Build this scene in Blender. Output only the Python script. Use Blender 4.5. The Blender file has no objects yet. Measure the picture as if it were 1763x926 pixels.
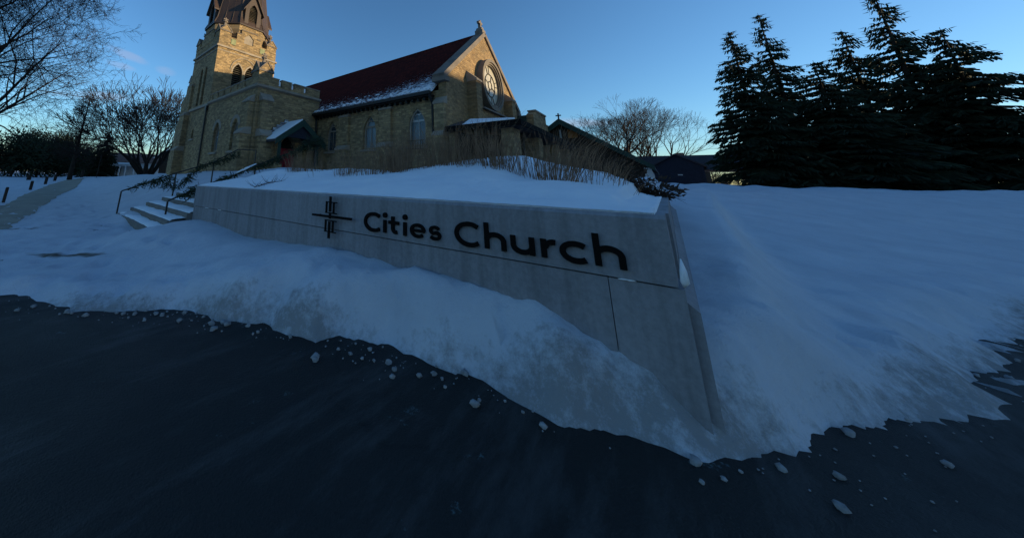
import bpy, math, random
from mathutils import Vector, Matrix, noise
from mathutils.geometry import tessellate_polygon
R = math.radians
S = bpy.context.scene
COL = S.collection
PI = math.pi

# ------------------------------------------------------------------ mesh builder
WHOLE = {'snow_lumps','bough_snow','letter','emblem','evergreen_garland','branches','foliage','dry_grass','dry_grass_clump','dead_shrub','fallen_twig','fallen_branch','louvre','tracery','seam','bollard','snowy_ground','distant_woodland','far_thicket'}
class MB:
    def __init__(self): self.v = []; self.f = []; self.smooth = False
    def add(self, vs, fs):
        n = len(self.v); self.v += [tuple(p) for p in vs]; self.f += [tuple(i + n for i in f) for f in fs]
    def box(self, a, b):
        x0, y0, z0 = a; x1, y1, z1 = b
        self.add([(x0,y0,z0),(x1,y0,z0),(x1,y1,z0),(x0,y1,z0),(x0,y0,z1),(x1,y0,z1),(x1,y1,z1),(x0,y1,z1)],
                 [(3,2,1,0),(4,5,6,7),(0,1,5,4),(1,2,6,5),(2,3,7,6),(3,0,4,7)])
    def prism(self, o, u, v, w, poly, holes=()):
        """outline poly (and holes) in the u,v plane at o, extruded along vector w"""
        o = Vector(o); u = Vector(u); v = Vector(v); w = Vector(w)
        loops = [list(poly)] + [list(h) for h in holes]
        pts = [p for L in loops for p in L]; N = len(pts)
        tris = tessellate_polygon([[Vector((p[0], p[1], 0)) for p in L] for L in loops])
        vs = [o + u*p[0] + v*p[1] for p in pts]; vs += [q + w for q in vs[:N]]
        flip = u.cross(v).dot(w) > 0
        fs = []
        for t in tris:
            a, b, c = (pts[i] for i in t)
            ccw = (b[0]-a[0])*(c[1]-a[1]) - (b[1]-a[1])*(c[0]-a[0]) > 0
            t = tuple(t) if ccw else tuple(reversed(t))
            fs.append(tuple(reversed(t)) if flip else t)
            q = tuple(i + N for i in t); fs.append(q if flip else tuple(reversed(q)))
        k = 0
        for L in loops:
            n = len(L)
            area = sum(L[i][0]*L[(i+1)%n][1] - L[(i+1)%n][0]*L[i][1] for i in range(n))
            outer = L is loops[0]
            for i in range(n):
                a = k+i; b = k+(i+1)%n
                q = (a, b, b+N, a+N)
                good = ((area > 0) == outer) == flip
                fs.append(q if good else tuple(reversed(q)))
            k += n
        self.add(vs, fs)
    def tube(self, pts, rad, n=6, cap=True):
        pts = [Vector(p) for p in pts]
        if not isinstance(rad, (list, tuple)): rad = [rad]*len(pts)
        base = len(self.v); prev = None
        for i, p in enumerate(pts):
            d = (pts[min(i+1, len(pts)-1)] - pts[max(i-1, 0)])
            if d.length < 1e-9: d = Vector((0,0,1))
            d.normalize()
            a = prev - d*prev.dot(d) if prev else d.orthogonal()
            if a.length < 1e-6: a = d.orthogonal()
            a.normalize(); prev = a; b = d.cross(a)
            for k in range(n):
                t = 2*PI*k/n; self.v.append(tuple(p + (a*math.cos(t) + b*math.sin(t))*rad[i]))
        for i in range(len(pts)-1):
            for k in range(n):
                a = base+i*n+k; b = base+i*n+(k+1)%n
                self.f.append((a, b, b+n, a+n))
        if cap:
            self.f.append(tuple(base+k for k in reversed(range(n))))
            self.f.append(tuple(base+(len(pts)-1)*n+k for k in range(n)))
    def quad(self, a, b, c, d): self.add([a,b,c,d], [(0,1,2,3)])
    def pieces(self):
        n = len(self.v); p = list(range(n))
        def find(a):
            while p[a] != a: p[a] = p[p[a]]; a = p[a]
            return a
        for f in self.f:
            a = find(f[0])
            for b in f[1:]: p[find(b)] = a
        isl = {}
        for i in range(n): isl.setdefault(find(i), []).append(i)
        keys = list(isl); box = []
        for k in keys:
            q = [self.v[i] for i in isl[k]]; lo = [min(c[a] for c in q) for a in range(3)]; hi = [max(c[a] for c in q) for a in range(3)]
            box.append((lo, hi, max(h-l for l, h in zip(lo, hi))))
        g = list(range(len(keys)))
        def gf(a):
            while g[a] != a: a = g[a]
            return a
        for i in range(len(keys)):
            for j in range(i+1, len(keys)):
                d = math.sqrt(sum(max(0, box[i][0][a]-box[j][1][a], box[j][0][a]-box[i][1][a])**2 for a in range(3)))
                if d <= max(.02, .5*max(box[i][2], box[j][2])): g[gf(j)] = gf(i)
        out = {}; key_i = {k: gf(i) for i, k in enumerate(keys)}
        for i in range(n): out.setdefault(key_i[find(i)], set()).add(i)
        return list(out.values())
    def build(self, name, mat, parent=None, smooth=False, **kw):
        if len(self.f) < 4000 and name not in WHOLE:
            ps = self.pieces()
            if len(ps) > 1:
                first = None
                for q in ps:
                    g = MB(); ix = {}
                    for i in sorted(q): ix[i] = len(g.v); g.v.append(self.v[i])
                    g.f = [tuple(ix[i] for i in f) for f in self.f if f[0] in q]
                    o = g.link(name, mat, parent, smooth, **kw); first = first or o
                return first
        return self.link(name, mat, parent, smooth, **kw)
    def link(self, name, mat, parent=None, smooth=False, **kw):
        me = bpy.data.meshes.new(name); me.from_pydata(self.v, [], self.f); me.validate(); me.update()
        if smooth: me.polygons.foreach_set('use_smooth', [True]*len(me.polygons))
        if mat: me.materials.append(mat)
        o = bpy.data.objects.new(name, me); COL.objects.link(o)
        if parent:
            o.parent = parent; o.matrix_parent_inverse = parent.matrix_basis.inverted()
        for k, x in kw.items(): o[k] = x
        return o

def thing(name, loc, label, cat, group=None):
    o = bpy.data.objects.new(name, None); COL.objects.link(o); o.location = loc
    o.empty_display_size = .3
    o['label'] = label; o['category'] = cat
    if group: o['group'] = group
    return o
def tag(o, label, cat, group=None, kind=None):
    o['label'] = label; o['category'] = cat
    if group: o['group'] = group
    if kind: o['kind'] = kind
    return o
def copy_thing(src, loc, rz, sc, label):
    r = src.copy(); COL.objects.link(r); r.location = loc; r.rotation_euler = (0,0,rz); r.scale = (sc[0],sc[0],sc[1]); r['label'] = label
    for ch in list(src.children):
        c = ch.copy(); COL.objects.link(c); c.parent = r
    return r
def sstep(a, b, x):
    t = min(1, max(0, (x-a)/(b-a))); return t*t*(3-2*t)
def lerp(a, b, t): return a + (b-a)*t
def interp(tab, x):
    if x <= tab[0][0]: return tab[0][1]
    for (a, va), (b, vb) in zip(tab, tab[1:]):
        if x <= b: return va + (vb-va)*(x-a)/(b-a)
    return tab[-1][1]
def fbm(x, y, z=0, o=4): return noise.fractal(Vector((x,y,z)), 1.0, 2.0, o)

# ------------------------------------------------------------------ materials
def mat(name, col, rough=.8, metal=0., spec=.3):
    m = bpy.data.materials.new(name); m.use_nodes = True
    b = m.node_tree.nodes['Principled BSDF']
    b.inputs['Base Color'].default_value = (*col, 1); b.inputs['Roughness'].default_value = rough
    b.inputs['Metallic'].default_value = metal; b.inputs['Specular IOR Level'].default_value = spec
    return m
class NT:
    def __init__(s, m): s.t = m.node_tree; s.b = s.t.nodes['Principled BSDF']
    def n(s, k, **kw):
        q = s.t.nodes.new(k)
        for a, v in kw.items(): setattr(q, a, v)
        return q
    def l(s, a, b): s.t.links.new(a, b)
    def coord(s, scale=(1,1,1), wallmap=False):
        c = s.n('ShaderNodeTexCoord')
        if wallmap:                                   # u runs round the walls, v is height
            sp = s.n('ShaderNodeSeparateXYZ'); s.l(c.outputs['Object'], sp.inputs[0])
            ad = s.n('ShaderNodeMath', operation='ADD'); s.l(sp.outputs[0], ad.inputs[0]); s.l(sp.outputs[1], ad.inputs[1])
            cb = s.n('ShaderNodeCombineXYZ'); s.l(ad.outputs[0], cb.inputs[0]); s.l(sp.outputs[2], cb.inputs[1])
            src = cb.outputs[0]
        else: src = c.outputs['Object']
        mp = s.n('ShaderNodeMapping'); mp.inputs['Scale'].default_value = scale; s.l(src, mp.inputs[0])
        return mp.outputs[0]
    def noise(s, vec, scale, det=4, rough=.6):
        q = s.n('ShaderNodeTexNoise'); q.inputs['Scale'].default_value = scale; q.inputs['Detail'].default_value = det
        q.inputs['Roughness'].default_value = rough; s.l(vec, q.inputs['Vector']); return q.outputs['Fac']
    def ramp(s, fac, stops):
        q = s.n('ShaderNodeValToRGB'); s.l(fac, q.inputs[0]); e = q.color_ramp.elements
        while len(e) < len(stops): e.new(.5)
        for el, (p, c) in zip(e, stops): el.position = p; el.color = (*c, 1) if len(c) == 3 else c
        return q.outputs[0]
    def mix(s, fac, a, b, mode='MIX'):
        q = s.n('ShaderNodeMix', data_type='RGBA', blend_type=mode)
        for i, x in ((0, fac), (6, a), (7, b)):
            if hasattr(x, 'is_linked') or hasattr(x, 'links'): s.l(x, q.inputs[i])
            elif isinstance(x, (int, float)): q.inputs[i].default_value = x
            else: q.inputs[i].default_value = (*x, 1)
        return q.outputs[2]
    def bump(s, h, dist, strength=1., prev=None):
        q = s.n('ShaderNodeBump'); q.inputs['Distance'].default_value = dist; q.inputs['Strength'].default_value = strength
        s.l(h, q.inputs['Height'])
        if prev: s.l(prev, q.inputs['Normal'])
        s.l(q.outputs[0], s.b.inputs['Normal']); return q.outputs[0]
    def color(s, c): s.l(c, s.b.inputs['Base Color'])

def stone_mat(name, c1, c2, mort, bw=.36, bh=.145):
    m = mat(name, c1, .9, spec=.2); t = NT(m)
    uv = t.coord(wallmap=True)
    wob = t.n('ShaderNodeTexNoise'); wob.inputs['Scale'].default_value = 1.8; t.l(uv, wob.inputs['Vector'])
    vm = t.n('ShaderNodeVectorMath', operation='SCALE'); t.l(wob.outputs['Color'], vm.inputs[0]); vm.inputs['Scale'].default_value = .1
    va = t.n('ShaderNodeVectorMath', operation='ADD'); t.l(uv, va.inputs[0]); t.l(vm.outputs[0], va.inputs[1])
    br = t.n('ShaderNodeTexBrick'); t.l(va.outputs[0], br.inputs['Vector'])
    br.inputs['Scale'].default_value = 1; br.inputs['Brick Width'].default_value = bw; br.inputs['Row Height'].default_value = bh
    br.inputs['Mortar Size'].default_value = .012; br.inputs['Mortar Smooth'].default_value = .5; br.inputs['Bias'].default_value = 0
    br.squash_frequency = 3; br.squash = .7; br.offset = .43
    br.inputs['Color1'].default_value = (*c1,1); br.inputs['Color2'].default_value = (*c2,1); br.inputs['Mortar'].default_value = (*mort,1)
    mp = t.n('ShaderNodeMapping'); mp.inputs['Scale'].default_value = (2.2, 5.6, 1); t.l(uv, mp.inputs[0])
    n1 = t.noise(mp.outputs[0], 1.1, 3, .7)
    c = t.mix(.85, br.outputs[0], t.ramp(n1, [(.28,(.55,.56,.60)),(.48,(.95,.95,.95)),(.62,(1.15,1.1,1.0)),(.76,(1.6,1.52,1.42))]), 'MULTIPLY')
    n2 = t.noise(uv, .45, 5, .65)
    c = t.mix(.75, c, t.ramp(n2, [(.33,(.64,.65,.67)),(.6,(1.1,1.05,.98))]), 'MULTIPLY')
    t.color(c)
    nb = t.noise(mp.outputs[0], 3.5, 4, .7)
    ad = t.n('ShaderNodeMath', operation='MULTIPLY_ADD'); t.l(br.outputs['Fac'], ad.inputs[0]); ad.inputs[1].default_value = -.8; t.l(nb, ad.inputs[2])
    t.bump(ad.outputs[0], .03, .9)
    return m
M = {}
M['stone'] = stone_mat('limestone_rubble', (.42,.30,.165), (.21,.152,.088), (.25,.185,.115))
M['gable_stone'] = stone_mat('gable_rubble', (.38,.26,.14), (.25,.165,.088), (.28,.2,.12), .3, .13)
def rough_mat(name, a, b, scale, rough=.85, bump=.01, spec=.3, wscale=(1,1,1), det=6):
    m = mat(name, a, rough, spec=spec); t = NT(m); v = t.coord(wscale)
    n = t.noise(v, scale, det, .65); t.color(t.ramp(n, [(.3,a),(.7,b)]))
    if bump: t.bump(n, bump)
    return m
M['trim'] = rough_mat('dressed_limestone', (.22,.18,.14), (.34,.28,.22), 1.6, bump=.012)
M['coping'] = rough_mat('weathered_coping', (.12,.095,.08), (.23,.185,.15), 1.4, bump=.015)
M['ringstone'] = rough_mat('rose_window_stone', (.14,.112,.09), (.22,.178,.14), 2., bump=.01)
M['black'] = rough_mat('black_painted_iron', (.012,.012,.013), (.022,.021,.02), 6, .5, .002)
M['sign_black'] = mat('sign_black', (.006,.006,.006), .9, spec=.08)
M['green'] = rough_mat('dark_green_paint', (.012,.034,.026), (.02,.05,.038), 3, .6, .003)
M['brown'] = rough_mat('brown_metal_cladding', (.034,.022,.016), (.068,.041,.029), 1.2, .55, .004, .4, (1,1,.3))
M['louvre'] = rough_mat('louvre_wood', (.05,.045,.035), (.10,.085,.06), 4)
M['dark'] = mat('dark_interior', (.006,.006,.007), .9)
M['red_door'] = rough_mat('red_door_paint', (.20,.004,.018), (.26,.006,.024), 3, .5, .002)
M['bark'] = rough_mat('bare_bark', (.02,.016,.013), (.04,.031,.026), 3, .95, .02, .1, (1,1,.4))
M['twig'] = rough_mat('bare_twigs', (.024,.018,.016), (.045,.033,.028), 2, .9, 0, .1)
M['needle'] = rough_mat('spruce_needles', (.008,.015,.009), (.032,.045,.024), 2.5, .8, 0, .15)
M['garland'] = rough_mat('evergreen_garland', (.010,.022,.010), (.03,.045,.02), 8, .7, 0, .2)
M['grass'] = rough_mat('dry_grass', (.125,.074,.047), (.30,.185,.115), 5, .9, 0, .1)
M['shrub'] = rough_mat('dead_shrub', (.035,.022,.016), (.08,.05,.035), 5, .9, 0, .1)
M['white'] = rough_mat('white_paint', (.42,.42,.41), (.55,.545,.53), 3, .6, .002)
M['siding'] = rough_mat('dark_blue_siding', (.012,.014,.024), (.02,.023,.038), 2, .8, .004)
M['shingle'] = rough_mat('dark_shingles', (.035,.031,.036), (.065,.058,.064), 2.5, .9, .01)
M['brownroof'] = rough_mat('brown_shingles', (.10,.06,.05), (.17,.10,.08), 2.5, .9, .01)
M['darkwood'] = rough_mat('dark_stained_boards', (.025,.018,.013), (.055,.038,.026), 2, .8, .006, .3, (.3,.3,3))
M['post'] = rough_mat('weathered_post', (.02,.015,.013), (.045,.035,.03), 4, .9, .008, .2, (1,1,.3))
M['brick'] = stone_mat('brown_brick', (.22,.11,.07), (.16,.08,.055), (.3,.27,.24), .22, .075)
M['step'] = rough_mat('step_concrete', (.13,.122,.115), (.2,.19,.178), 2.2, .9, .008)
M['flag'] = rough_mat('cleared_pavement', (.22,.195,.16), (.34,.30,.245), .7, .9, .01)
# concrete of the sign wall: board marks, stains
m = mat('cast_concrete', (.3,.29,.27), .85, spec=.25); t = NT(m); v = t.coord()
n1 = t.noise(v, .9, 6, .7); n2 = t.noise(v, 22, 5, .7); n3 = t.noise(t.coord((1,5,.35)), 1.3, 4, .65)
c = t.ramp(n1, [(.3,(.205,.203,.222)),(.7,(.275,.273,.295))])
c = t.mix(.5, c, t.ramp(n2, [(.35,(.72,.72,.72)),(.65,(1.15,1.15,1.14))]), 'MULTIPLY')
c = t.mix(.5, c, t.ramp(n3, [(.36,(.68,.67,.65)),(.55,(1.06,1.06,1.06))]), 'MULTIPLY')
t.color(c); t.bump(n2, .004, .6); M['concrete'] = m
# window glass: dark leaded panes that mirror the sky
m = mat('leaded_glass', (.03,.04,.05), .12, spec=.6); t = NT(m)
br = t.n('ShaderNodeTexBrick'); t.l(t.coord(wallmap=True), br.inputs['Vector']); br.inputs['Scale'].default_value = 1
br.inputs['Brick Width'].default_value = .22; br.inputs['Row Height'].default_value = .2; br.offset = 0
br.inputs['Mortar Size'].default_value = .012; br.inputs['Color1'].default_value = (.06,.08,.095,1); br.inputs['Color2'].default_value = (.035,.05,.06,1); br.inputs['Mortar'].default_value = (.02,.02,.02,1)
t.color(br.outputs[0]); t.bump(t.noise(t.coord(), 3, 2), .004, .4); M['glass'] = m
M['rose_glass'] = rough_mat('rose_glass', (.36,.32,.25), (.5,.44,.34), 3, .35, .004, .5)
M['blueglass'] = rough_mat('pale_protective_glass', (.13,.18,.205), (.17,.225,.25), 1.5, .25, .002, .5)
M['reflection_orange'] = rough_mat('painted_reflection', (.32,.13,.03), (.42,.18,.05), 2, .6, .002)  # orange sky reflection put into the pane's own colour
# snow
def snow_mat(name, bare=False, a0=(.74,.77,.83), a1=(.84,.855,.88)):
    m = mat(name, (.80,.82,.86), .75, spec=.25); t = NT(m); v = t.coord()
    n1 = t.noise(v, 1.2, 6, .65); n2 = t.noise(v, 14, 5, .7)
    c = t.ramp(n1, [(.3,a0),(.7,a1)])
    if bare:
        # trodden, dirty strips of bare ground near the kerb and by the path
        sp = t.n('ShaderNodeSeparateXYZ'); t.l(v, sp.inputs[0])
        mp = t.n('ShaderNodeMapping'); mp.inputs['Rotation'].default_value = (0,0,R(-28)); mp.inputs['Scale'].default_value = (.55,2.6,1); t.l(v, mp.inputs[0])
        st = t.noise(mp.outputs[0], 1.0, 5, .7)
        def blob(cx, cy, rx, ry, ang):
            a = t.n('ShaderNodeMapping'); a.vector_type = 'TEXTURE'; a.inputs['Location'].default_value = (cx,cy,0); a.inputs['Rotation'].default_value = (0,0,ang); a.inputs['Scale'].default_value = (rx,ry,50)
            t.l(v, a.inputs[0]); g = t.n('ShaderNodeTexGradient', gradient_type='SPHERICAL'); t.l(a.outputs[0], g.inputs[0]); return g.outputs['Fac']
        tot = None
        for bl in BLOBS:
            f = blob(*bl[:5]); ml = t.n('ShaderNodeMath', operation='MULTIPLY'); t.l(f, ml.inputs[0]); ml.inputs[1].default_value = bl[5]
            if tot is None: tot = ml.outputs[0]
            else:
                q = t.n('ShaderNodeMath', operation='MAXIMUM'); t.l(tot, q.inputs[0]); t.l(ml.outputs[0], q.inputs[1]); tot = q.outputs[0]
        ad = t.n('ShaderNodeMath', operation='ADD'); t.l(tot, ad.inputs[0]); t.l(st, ad.inputs[1])
        mk = t.ramp(ad.outputs[0], [(.82,(0,0,0)),(.97,(1,1,1))])
        dirt = t.ramp(n2, [(.3,(.05,.042,.035)),(.7,(.16,.135,.11))])
        c = t.mix(mk, c, dirt)
        da = t.n('ShaderNodeAttribute'); da.attribute_name = 'dirt'
        ed = t.n('ShaderNodeMath', operation='MULTIPLY_ADD'); t.l(da.outputs['Fac'], ed.inputs[0]); ed.inputs[1].default_value = .55; t.l(t.noise(v, 6.5, 7, .82), ed.inputs[2])
        c = t.mix(t.ramp(ed.outputs[0], [(.74,(0,0,0)),(1.0,(.8,.8,.8))]), c, (.19,.185,.18))
        sp2 = t.noise(v, 5.5, 3, .8)
        c = t.mix(t.ramp(sp2, [(.74,(0,0,0)),(.80,(.8,.8,.8))]), c, (.16,.15,.15))
    t.color(c)
    h = t.n('ShaderNodeMath', operation='MULTIPLY_ADD'); t.l(n2, h.inputs[0]); h.inputs[1].default_value = .4; t.l(n1, h.inputs[2])
    b0 = t.bump(h.outputs[0], .04, .8)
    n4 = t.noise(v, 55, 4, .8); t.bump(n4, .008, .8, b0)
    return m
BLOBS = [(.75,8.9,1.9,.42,R(-52),.56), (-.35,9.6,1.5,.4,R(-60),.46), (2.7,14.6,1.1,.35,R(15),.32), (.1,13.3,1.2,.9,R(-75),.45)]
M['snow'] = snow_mat('snow'); M['ground_snow'] = snow_mat('vignetted_trodden_snow', True, (.45,.475,.535), (.56,.585,.64))  # ground snow darkened overall for lens vignetting, on top of the trodden dirt
# nave roof: dark red shingles, snow caught along the eaves and towards the gable
m = mat('red_shingle_roof', (.1,.02,.02), .95, spec=.04); t = NT(m)
oc = t.n('ShaderNodeTexCoord').outputs['Object']
sp = t.n('ShaderNodeSeparateXYZ'); t.l(oc, sp.inputs[0])
cb = t.n('ShaderNodeCombineXYZ'); t.l(sp.outputs[1], cb.inputs[0]); t.l(sp.outputs[2], cb.inputs[1])
br = t.n('ShaderNodeTexBrick'); t.l(cb.outputs[0], br.inputs['Vector']); br.inputs['Scale'].default_value = 1
br.inputs['Brick Width'].default_value = .28; br.inputs['Row Height'].default_value = .2; br.inputs['Mortar Size'].default_value = .014
br.inputs['Color1'].default_value = (.085,.014,.010,1); br.inputs['Color2'].default_value = (.040,.009,.0075,1); br.inputs['Mortar'].default_value = (.02,.006,.006,1)
mp = t.n('ShaderNodeMapping'); mp.inputs['Scale'].default_value = (3.4,11,1); mp.inputs['Rotation'].default_value = (0,0,.12); t.l(cb.outputs[0], mp.inputs[0])
ns = t.noise(mp.outputs[0], 1.0, 6, .85)
hz = t.n('ShaderNodeMapRange'); t.l(sp.outputs[2], hz.inputs[0]); hz.inputs[1].default_value = 4.9; hz.inputs[2].default_value = 7.2; hz.inputs[3].default_value = .13; hz.inputs[4].default_value = -.10
hy = t.n('ShaderNodeMapRange'); t.l(sp.outputs[1], hy.inputs[0]); hy.inputs[1].default_value = 8.3; hy.inputs[2].default_value = 13.5; hy.inputs[3].default_value = .10; hy.inputs[4].default_value = 0.
a1 = t.n('ShaderNodeMath', operation='ADD'); t.l(hz.outputs[0], a1.inputs[0]); t.l(hy.outputs[0], a1.inputs[1])
hy2 = t.n('ShaderNodeMapRange'); t.l(sp.outputs[2], hy2.inputs[0]); hy2.inputs[1].default_value = 7.0; hy2.inputs[2].default_value = 9.0; hy2.inputs[3].default_value = 0.; hy2.inputs[4].default_value = -.16
a3 = t.n('ShaderNodeMath', operation='ADD'); t.l(a1.outputs[0], a3.inputs[0]); t.l(hy2.outputs[0], a3.inputs[1])
a2 = t.n('ShaderNodeMath', operation='ADD'); t.l(a3.outputs[0], a2.inputs[0]); t.l(ns, a2.inputs[1])
mk = t.ramp(a2.outputs[0], [(.60,(0,0,0)),(.66,(1,1,1))])
t.color(t.mix(mk, br.outputs[0], (.72,.75,.8)))
hb = t.n('ShaderNodeMath', operation='MULTIPLY_ADD'); t.l(mk, hb.inputs[0]); hb.inputs[1].default_value = 1.5; t.l(br.outputs['Fac'], hb.inputs[2])
t.bump(hb.outputs[0], .03, .6); M['redroof'] = m
# asphalt
m = mat('asphalt', (.03,.03,.03), .8, spec=.3); t = NT(m); v = t.coord()
n1 = t.noise(v, .5, 5, .65); n2 = t.noise(v, 60, 3, .7)
c = t.ramp(n1, [(.3,(.009,.009,.009)),(.7,(.022,.0215,.021))]); c = t.mix(.6, c, t.ramp(n2, [(.3,(.6,.6,.6)),(.7,(1.3,1.3,1.3))]), 'MULTIPLY')
vo = t.n('ShaderNodeTexVoronoi', feature='DISTANCE_TO_EDGE'); vo.inputs['Scale'].default_value = .35
wv = t.n('ShaderNodeTexNoise'); wv.inputs['Scale'].default_value = 1.5; t.l(v, wv.inputs['Vector'])
vs = t.n('ShaderNodeVectorMath', operation='MULTIPLY_ADD'); t.l(wv.outputs['Color'], vs.inputs[0]); vs.inputs[1].default_value = (.8,.8,.8); t.l(v, vs.inputs[2]); t.l(vs.outputs[0], vo.inputs['Vector'])
c = t.mix(t.ramp(vo.outputs[0], [(.0,(.8,.8,.8)),(.012,(0,0,0))]), c, (.008,.008,.008))
n3 = t.noise(t.coord((.35,1.6,1)), 1.6, 6, .75); c = t.mix(t.ramp(n3, [(.50,(0,0,0)),(.72,(.6,.6,.6))]), c, (.085,.085,.086))
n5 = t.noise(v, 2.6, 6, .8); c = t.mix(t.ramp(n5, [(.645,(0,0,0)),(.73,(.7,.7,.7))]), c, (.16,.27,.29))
t.color(c); t.bump(n2, .012, 1.)
t.l(t.ramp(n1, [(.35,(.55,.55,.55)),(.65,(.85,.85,.85))]), t.b.inputs['Roughness']); M['asphalt'] = m

# ------------------------------------------------------------------ camera (calibrated: church axes = world axes, eye at the origin)
PITCH, ROLL, AZ, F = .247076, .0308263, .8006239, 532.589
def cam2w(x, y, z):
    cr, sr, cp, sp = math.cos(ROLL), math.sin(ROLL), math.cos(PITCH), math.sin(PITCH)
    X = x*cr - z*sr; Z = x*sr + z*cr
    Y2 = y*cp - Z*sp; Z2 = y*sp + Z*cp
    return Vector((X*math.cos(AZ) + Y2*math.sin(AZ), -X*math.sin(AZ) + Y2*math.cos(AZ), Z2))
def ray(px, py): return cam2w((px-625.125)/F, 1, -(py-176.911)/F)
def onX(px, py, X): r = ray(px, py); return r*(X/r.x)
def onY(px, py, Y): r = ray(px, py); return r*(Y/r.y)
def onZ(px, py, Z): r = ray(px, py); return r*(Z/r.z)
def at(px, py, d): return ray(px, py)*d          # d = depth along the lens axis
cd = bpy.data.cameras.new('camera'); cam = bpy.data.objects.new('camera', cd); COL.objects.link(cam)
cx, cy, cz = cam2w(1,0,0), cam2w(0,0,1), -cam2w(0,1,0)
cam.matrix_world = Matrix(((cx.x,cy.x,cz.x,0),(cx.y,cy.y,cz.y,0),(cx.z,cy.z,cz.z,0),(0,0,0,1)))
cd.sensor_fit = 'HORIZONTAL'; cd.sensor_width = 36; cd.lens = 36*F/1763
cd.shift_x = (881.5-625.125)/1763; cd.shift_y = -(463-176.911)/1763
cd.clip_start = .05; cd.clip_end = 3000
S.camera = cam

# ------------------------------------------------------------------ light
SUN = Vector((.667, -1.0, 0)); EL = math.atan(.0777)
w = bpy.data.worlds.new('World'); S.world = w; w.use_nodes = True
nt = w.node_tree; bg = nt.nodes['Background']
sky = nt.nodes.new('ShaderNodeTexSky'); sky.sky_type = 'NISHITA'; sky.sun_disc = False
sky.sun_elevation = EL; sky.sun_rotation = math.atan2(SUN.x, SUN.y)
sky.air_density = 1.0; sky.dust_density = .25; sky.ozone_density = 3.6; sky.altitude = 250
bg.inputs[1].default_value = .15
# thin evening clouds, a few wisps
tc = nt.nodes.new('ShaderNodeTexCoord')
def W(k, **kw):
    q = nt.nodes.new(k)
    for a, b in kw.items(): setattr(q, a, b)
    return q
last = sky.outputs[0]
mp = W('ShaderNodeMapping'); mp.inputs['Scale'].default_value = (5,5,16); nt.links.new(tc.outputs['Generated'], mp.inputs[0])
no = W('ShaderNodeTexNoise'); no.inputs['Scale'].default_value = 2.2; no.inputs['Detail'].default_value = 6; nt.links.new(mp.outputs[0], no.inputs['Vector'])
for (px_, py_, wx, wz, tilt, amt) in ((222,96,.06,.013,-.28,.24),(206,113,.035,.009,-.1,.2),(285,122,.03,.012,-.1,.18),(1000,212,.07,.016,-.1,.4),(150,165,.09,.014,.12,.25)):
    d0 = ray(px_,py_).normalized(); rt = d0.cross(Vector((0,0,1))).normalized(); up_v = rt.cross(d0); r2, u2 = rt+up_v*tilt, up_v-rt*tilt
    comps = []
    for vec, wd in ((r2,wx),(u2,wz)):
        dt = W('ShaderNodeVectorMath', operation='DOT_PRODUCT'); nt.links.new(tc.outputs['Generated'], dt.inputs[0]); dt.inputs[1].default_value = vec/wd
        sb = W('ShaderNodeMath', operation='SUBTRACT'); nt.links.new(dt.outputs['Value'], sb.inputs[0]); sb.inputs[1].default_value = d0.dot(vec)/wd
        sq = W('ShaderNodeMath', operation='MULTIPLY'); nt.links.new(sb.outputs[0], sq.inputs[0]); nt.links.new(sb.outputs[0], sq.inputs[1]); comps.append(sq)
    sm = W('ShaderNodeMath', operation='ADD'); nt.links.new(comps[0].outputs[0], sm.inputs[0]); nt.links.new(comps[1].outputs[0], sm.inputs[1])
    nd = W('ShaderNodeMath', operation='MULTIPLY_ADD'); nt.links.new(no.outputs['Fac'], nd.inputs[0]); nd.inputs[1].default_value = -2.4; nt.links.new(sm.outputs[0], nd.inputs[2])
    rg = W('ShaderNodeMapRange'); nt.links.new(nd.outputs[0], rg.inputs[0]); rg.inputs[1].default_value = -.1; rg.inputs[2].default_value = -1.4; rg.inputs[3].default_value = 0; rg.inputs[4].default_value = amt; rg.interpolation_type = 'SMOOTHSTEP'
    fr = W('ShaderNodeVectorMath', operation='DOT_PRODUCT'); nt.links.new(tc.outputs['Generated'], fr.inputs[0]); fr.inputs[1].default_value = d0
    gt = W('ShaderNodeMath', operation='GREATER_THAN'); nt.links.new(fr.outputs['Value'], gt.inputs[0]); gt.inputs[1].default_value = .5
    ml = W('ShaderNodeMath', operation='MULTIPLY'); nt.links.new(rg.outputs[0], ml.inputs[0]); nt.links.new(gt.outputs[0], ml.inputs[1])
    mx = W('ShaderNodeMix', data_type='RGBA'); nt.links.new(ml.outputs[0], mx.inputs[0]); nt.links.new(last, mx.inputs[6]); mx.inputs[7].default_value = (1.7,1.45,1.65,1); last = mx.outputs[2]
nt.links.new(mx.outputs[2], bg.inputs[0])
ld = bpy.data.lights.new('sun', 'SUN'); ld.energy = 2.8; ld.angle = R(.5); ld.color = (1,.80,.47)
lo = bpy.data.objects.new('sun', ld); COL.objects.link(lo)
d = -(SUN.normalized()*math.cos(EL) + Vector((0,0,math.sin(EL))))
lo.rotation_euler = d.to_track_quat('-Z', 'Y').to_euler(); lo.location = (30,-40,30)
S.view_settings.view_transform = 'Standard'; S.view_settings.look = 'None'; S.view_settings.exposure = 1.22; S.view_settings.gamma = 1
S.render.engine = 'CYCLES'; S.cycles.use_denoising = True; S.cycles.max_bounces = 6; S.cycles.diffuse_bounces = 3

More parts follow.
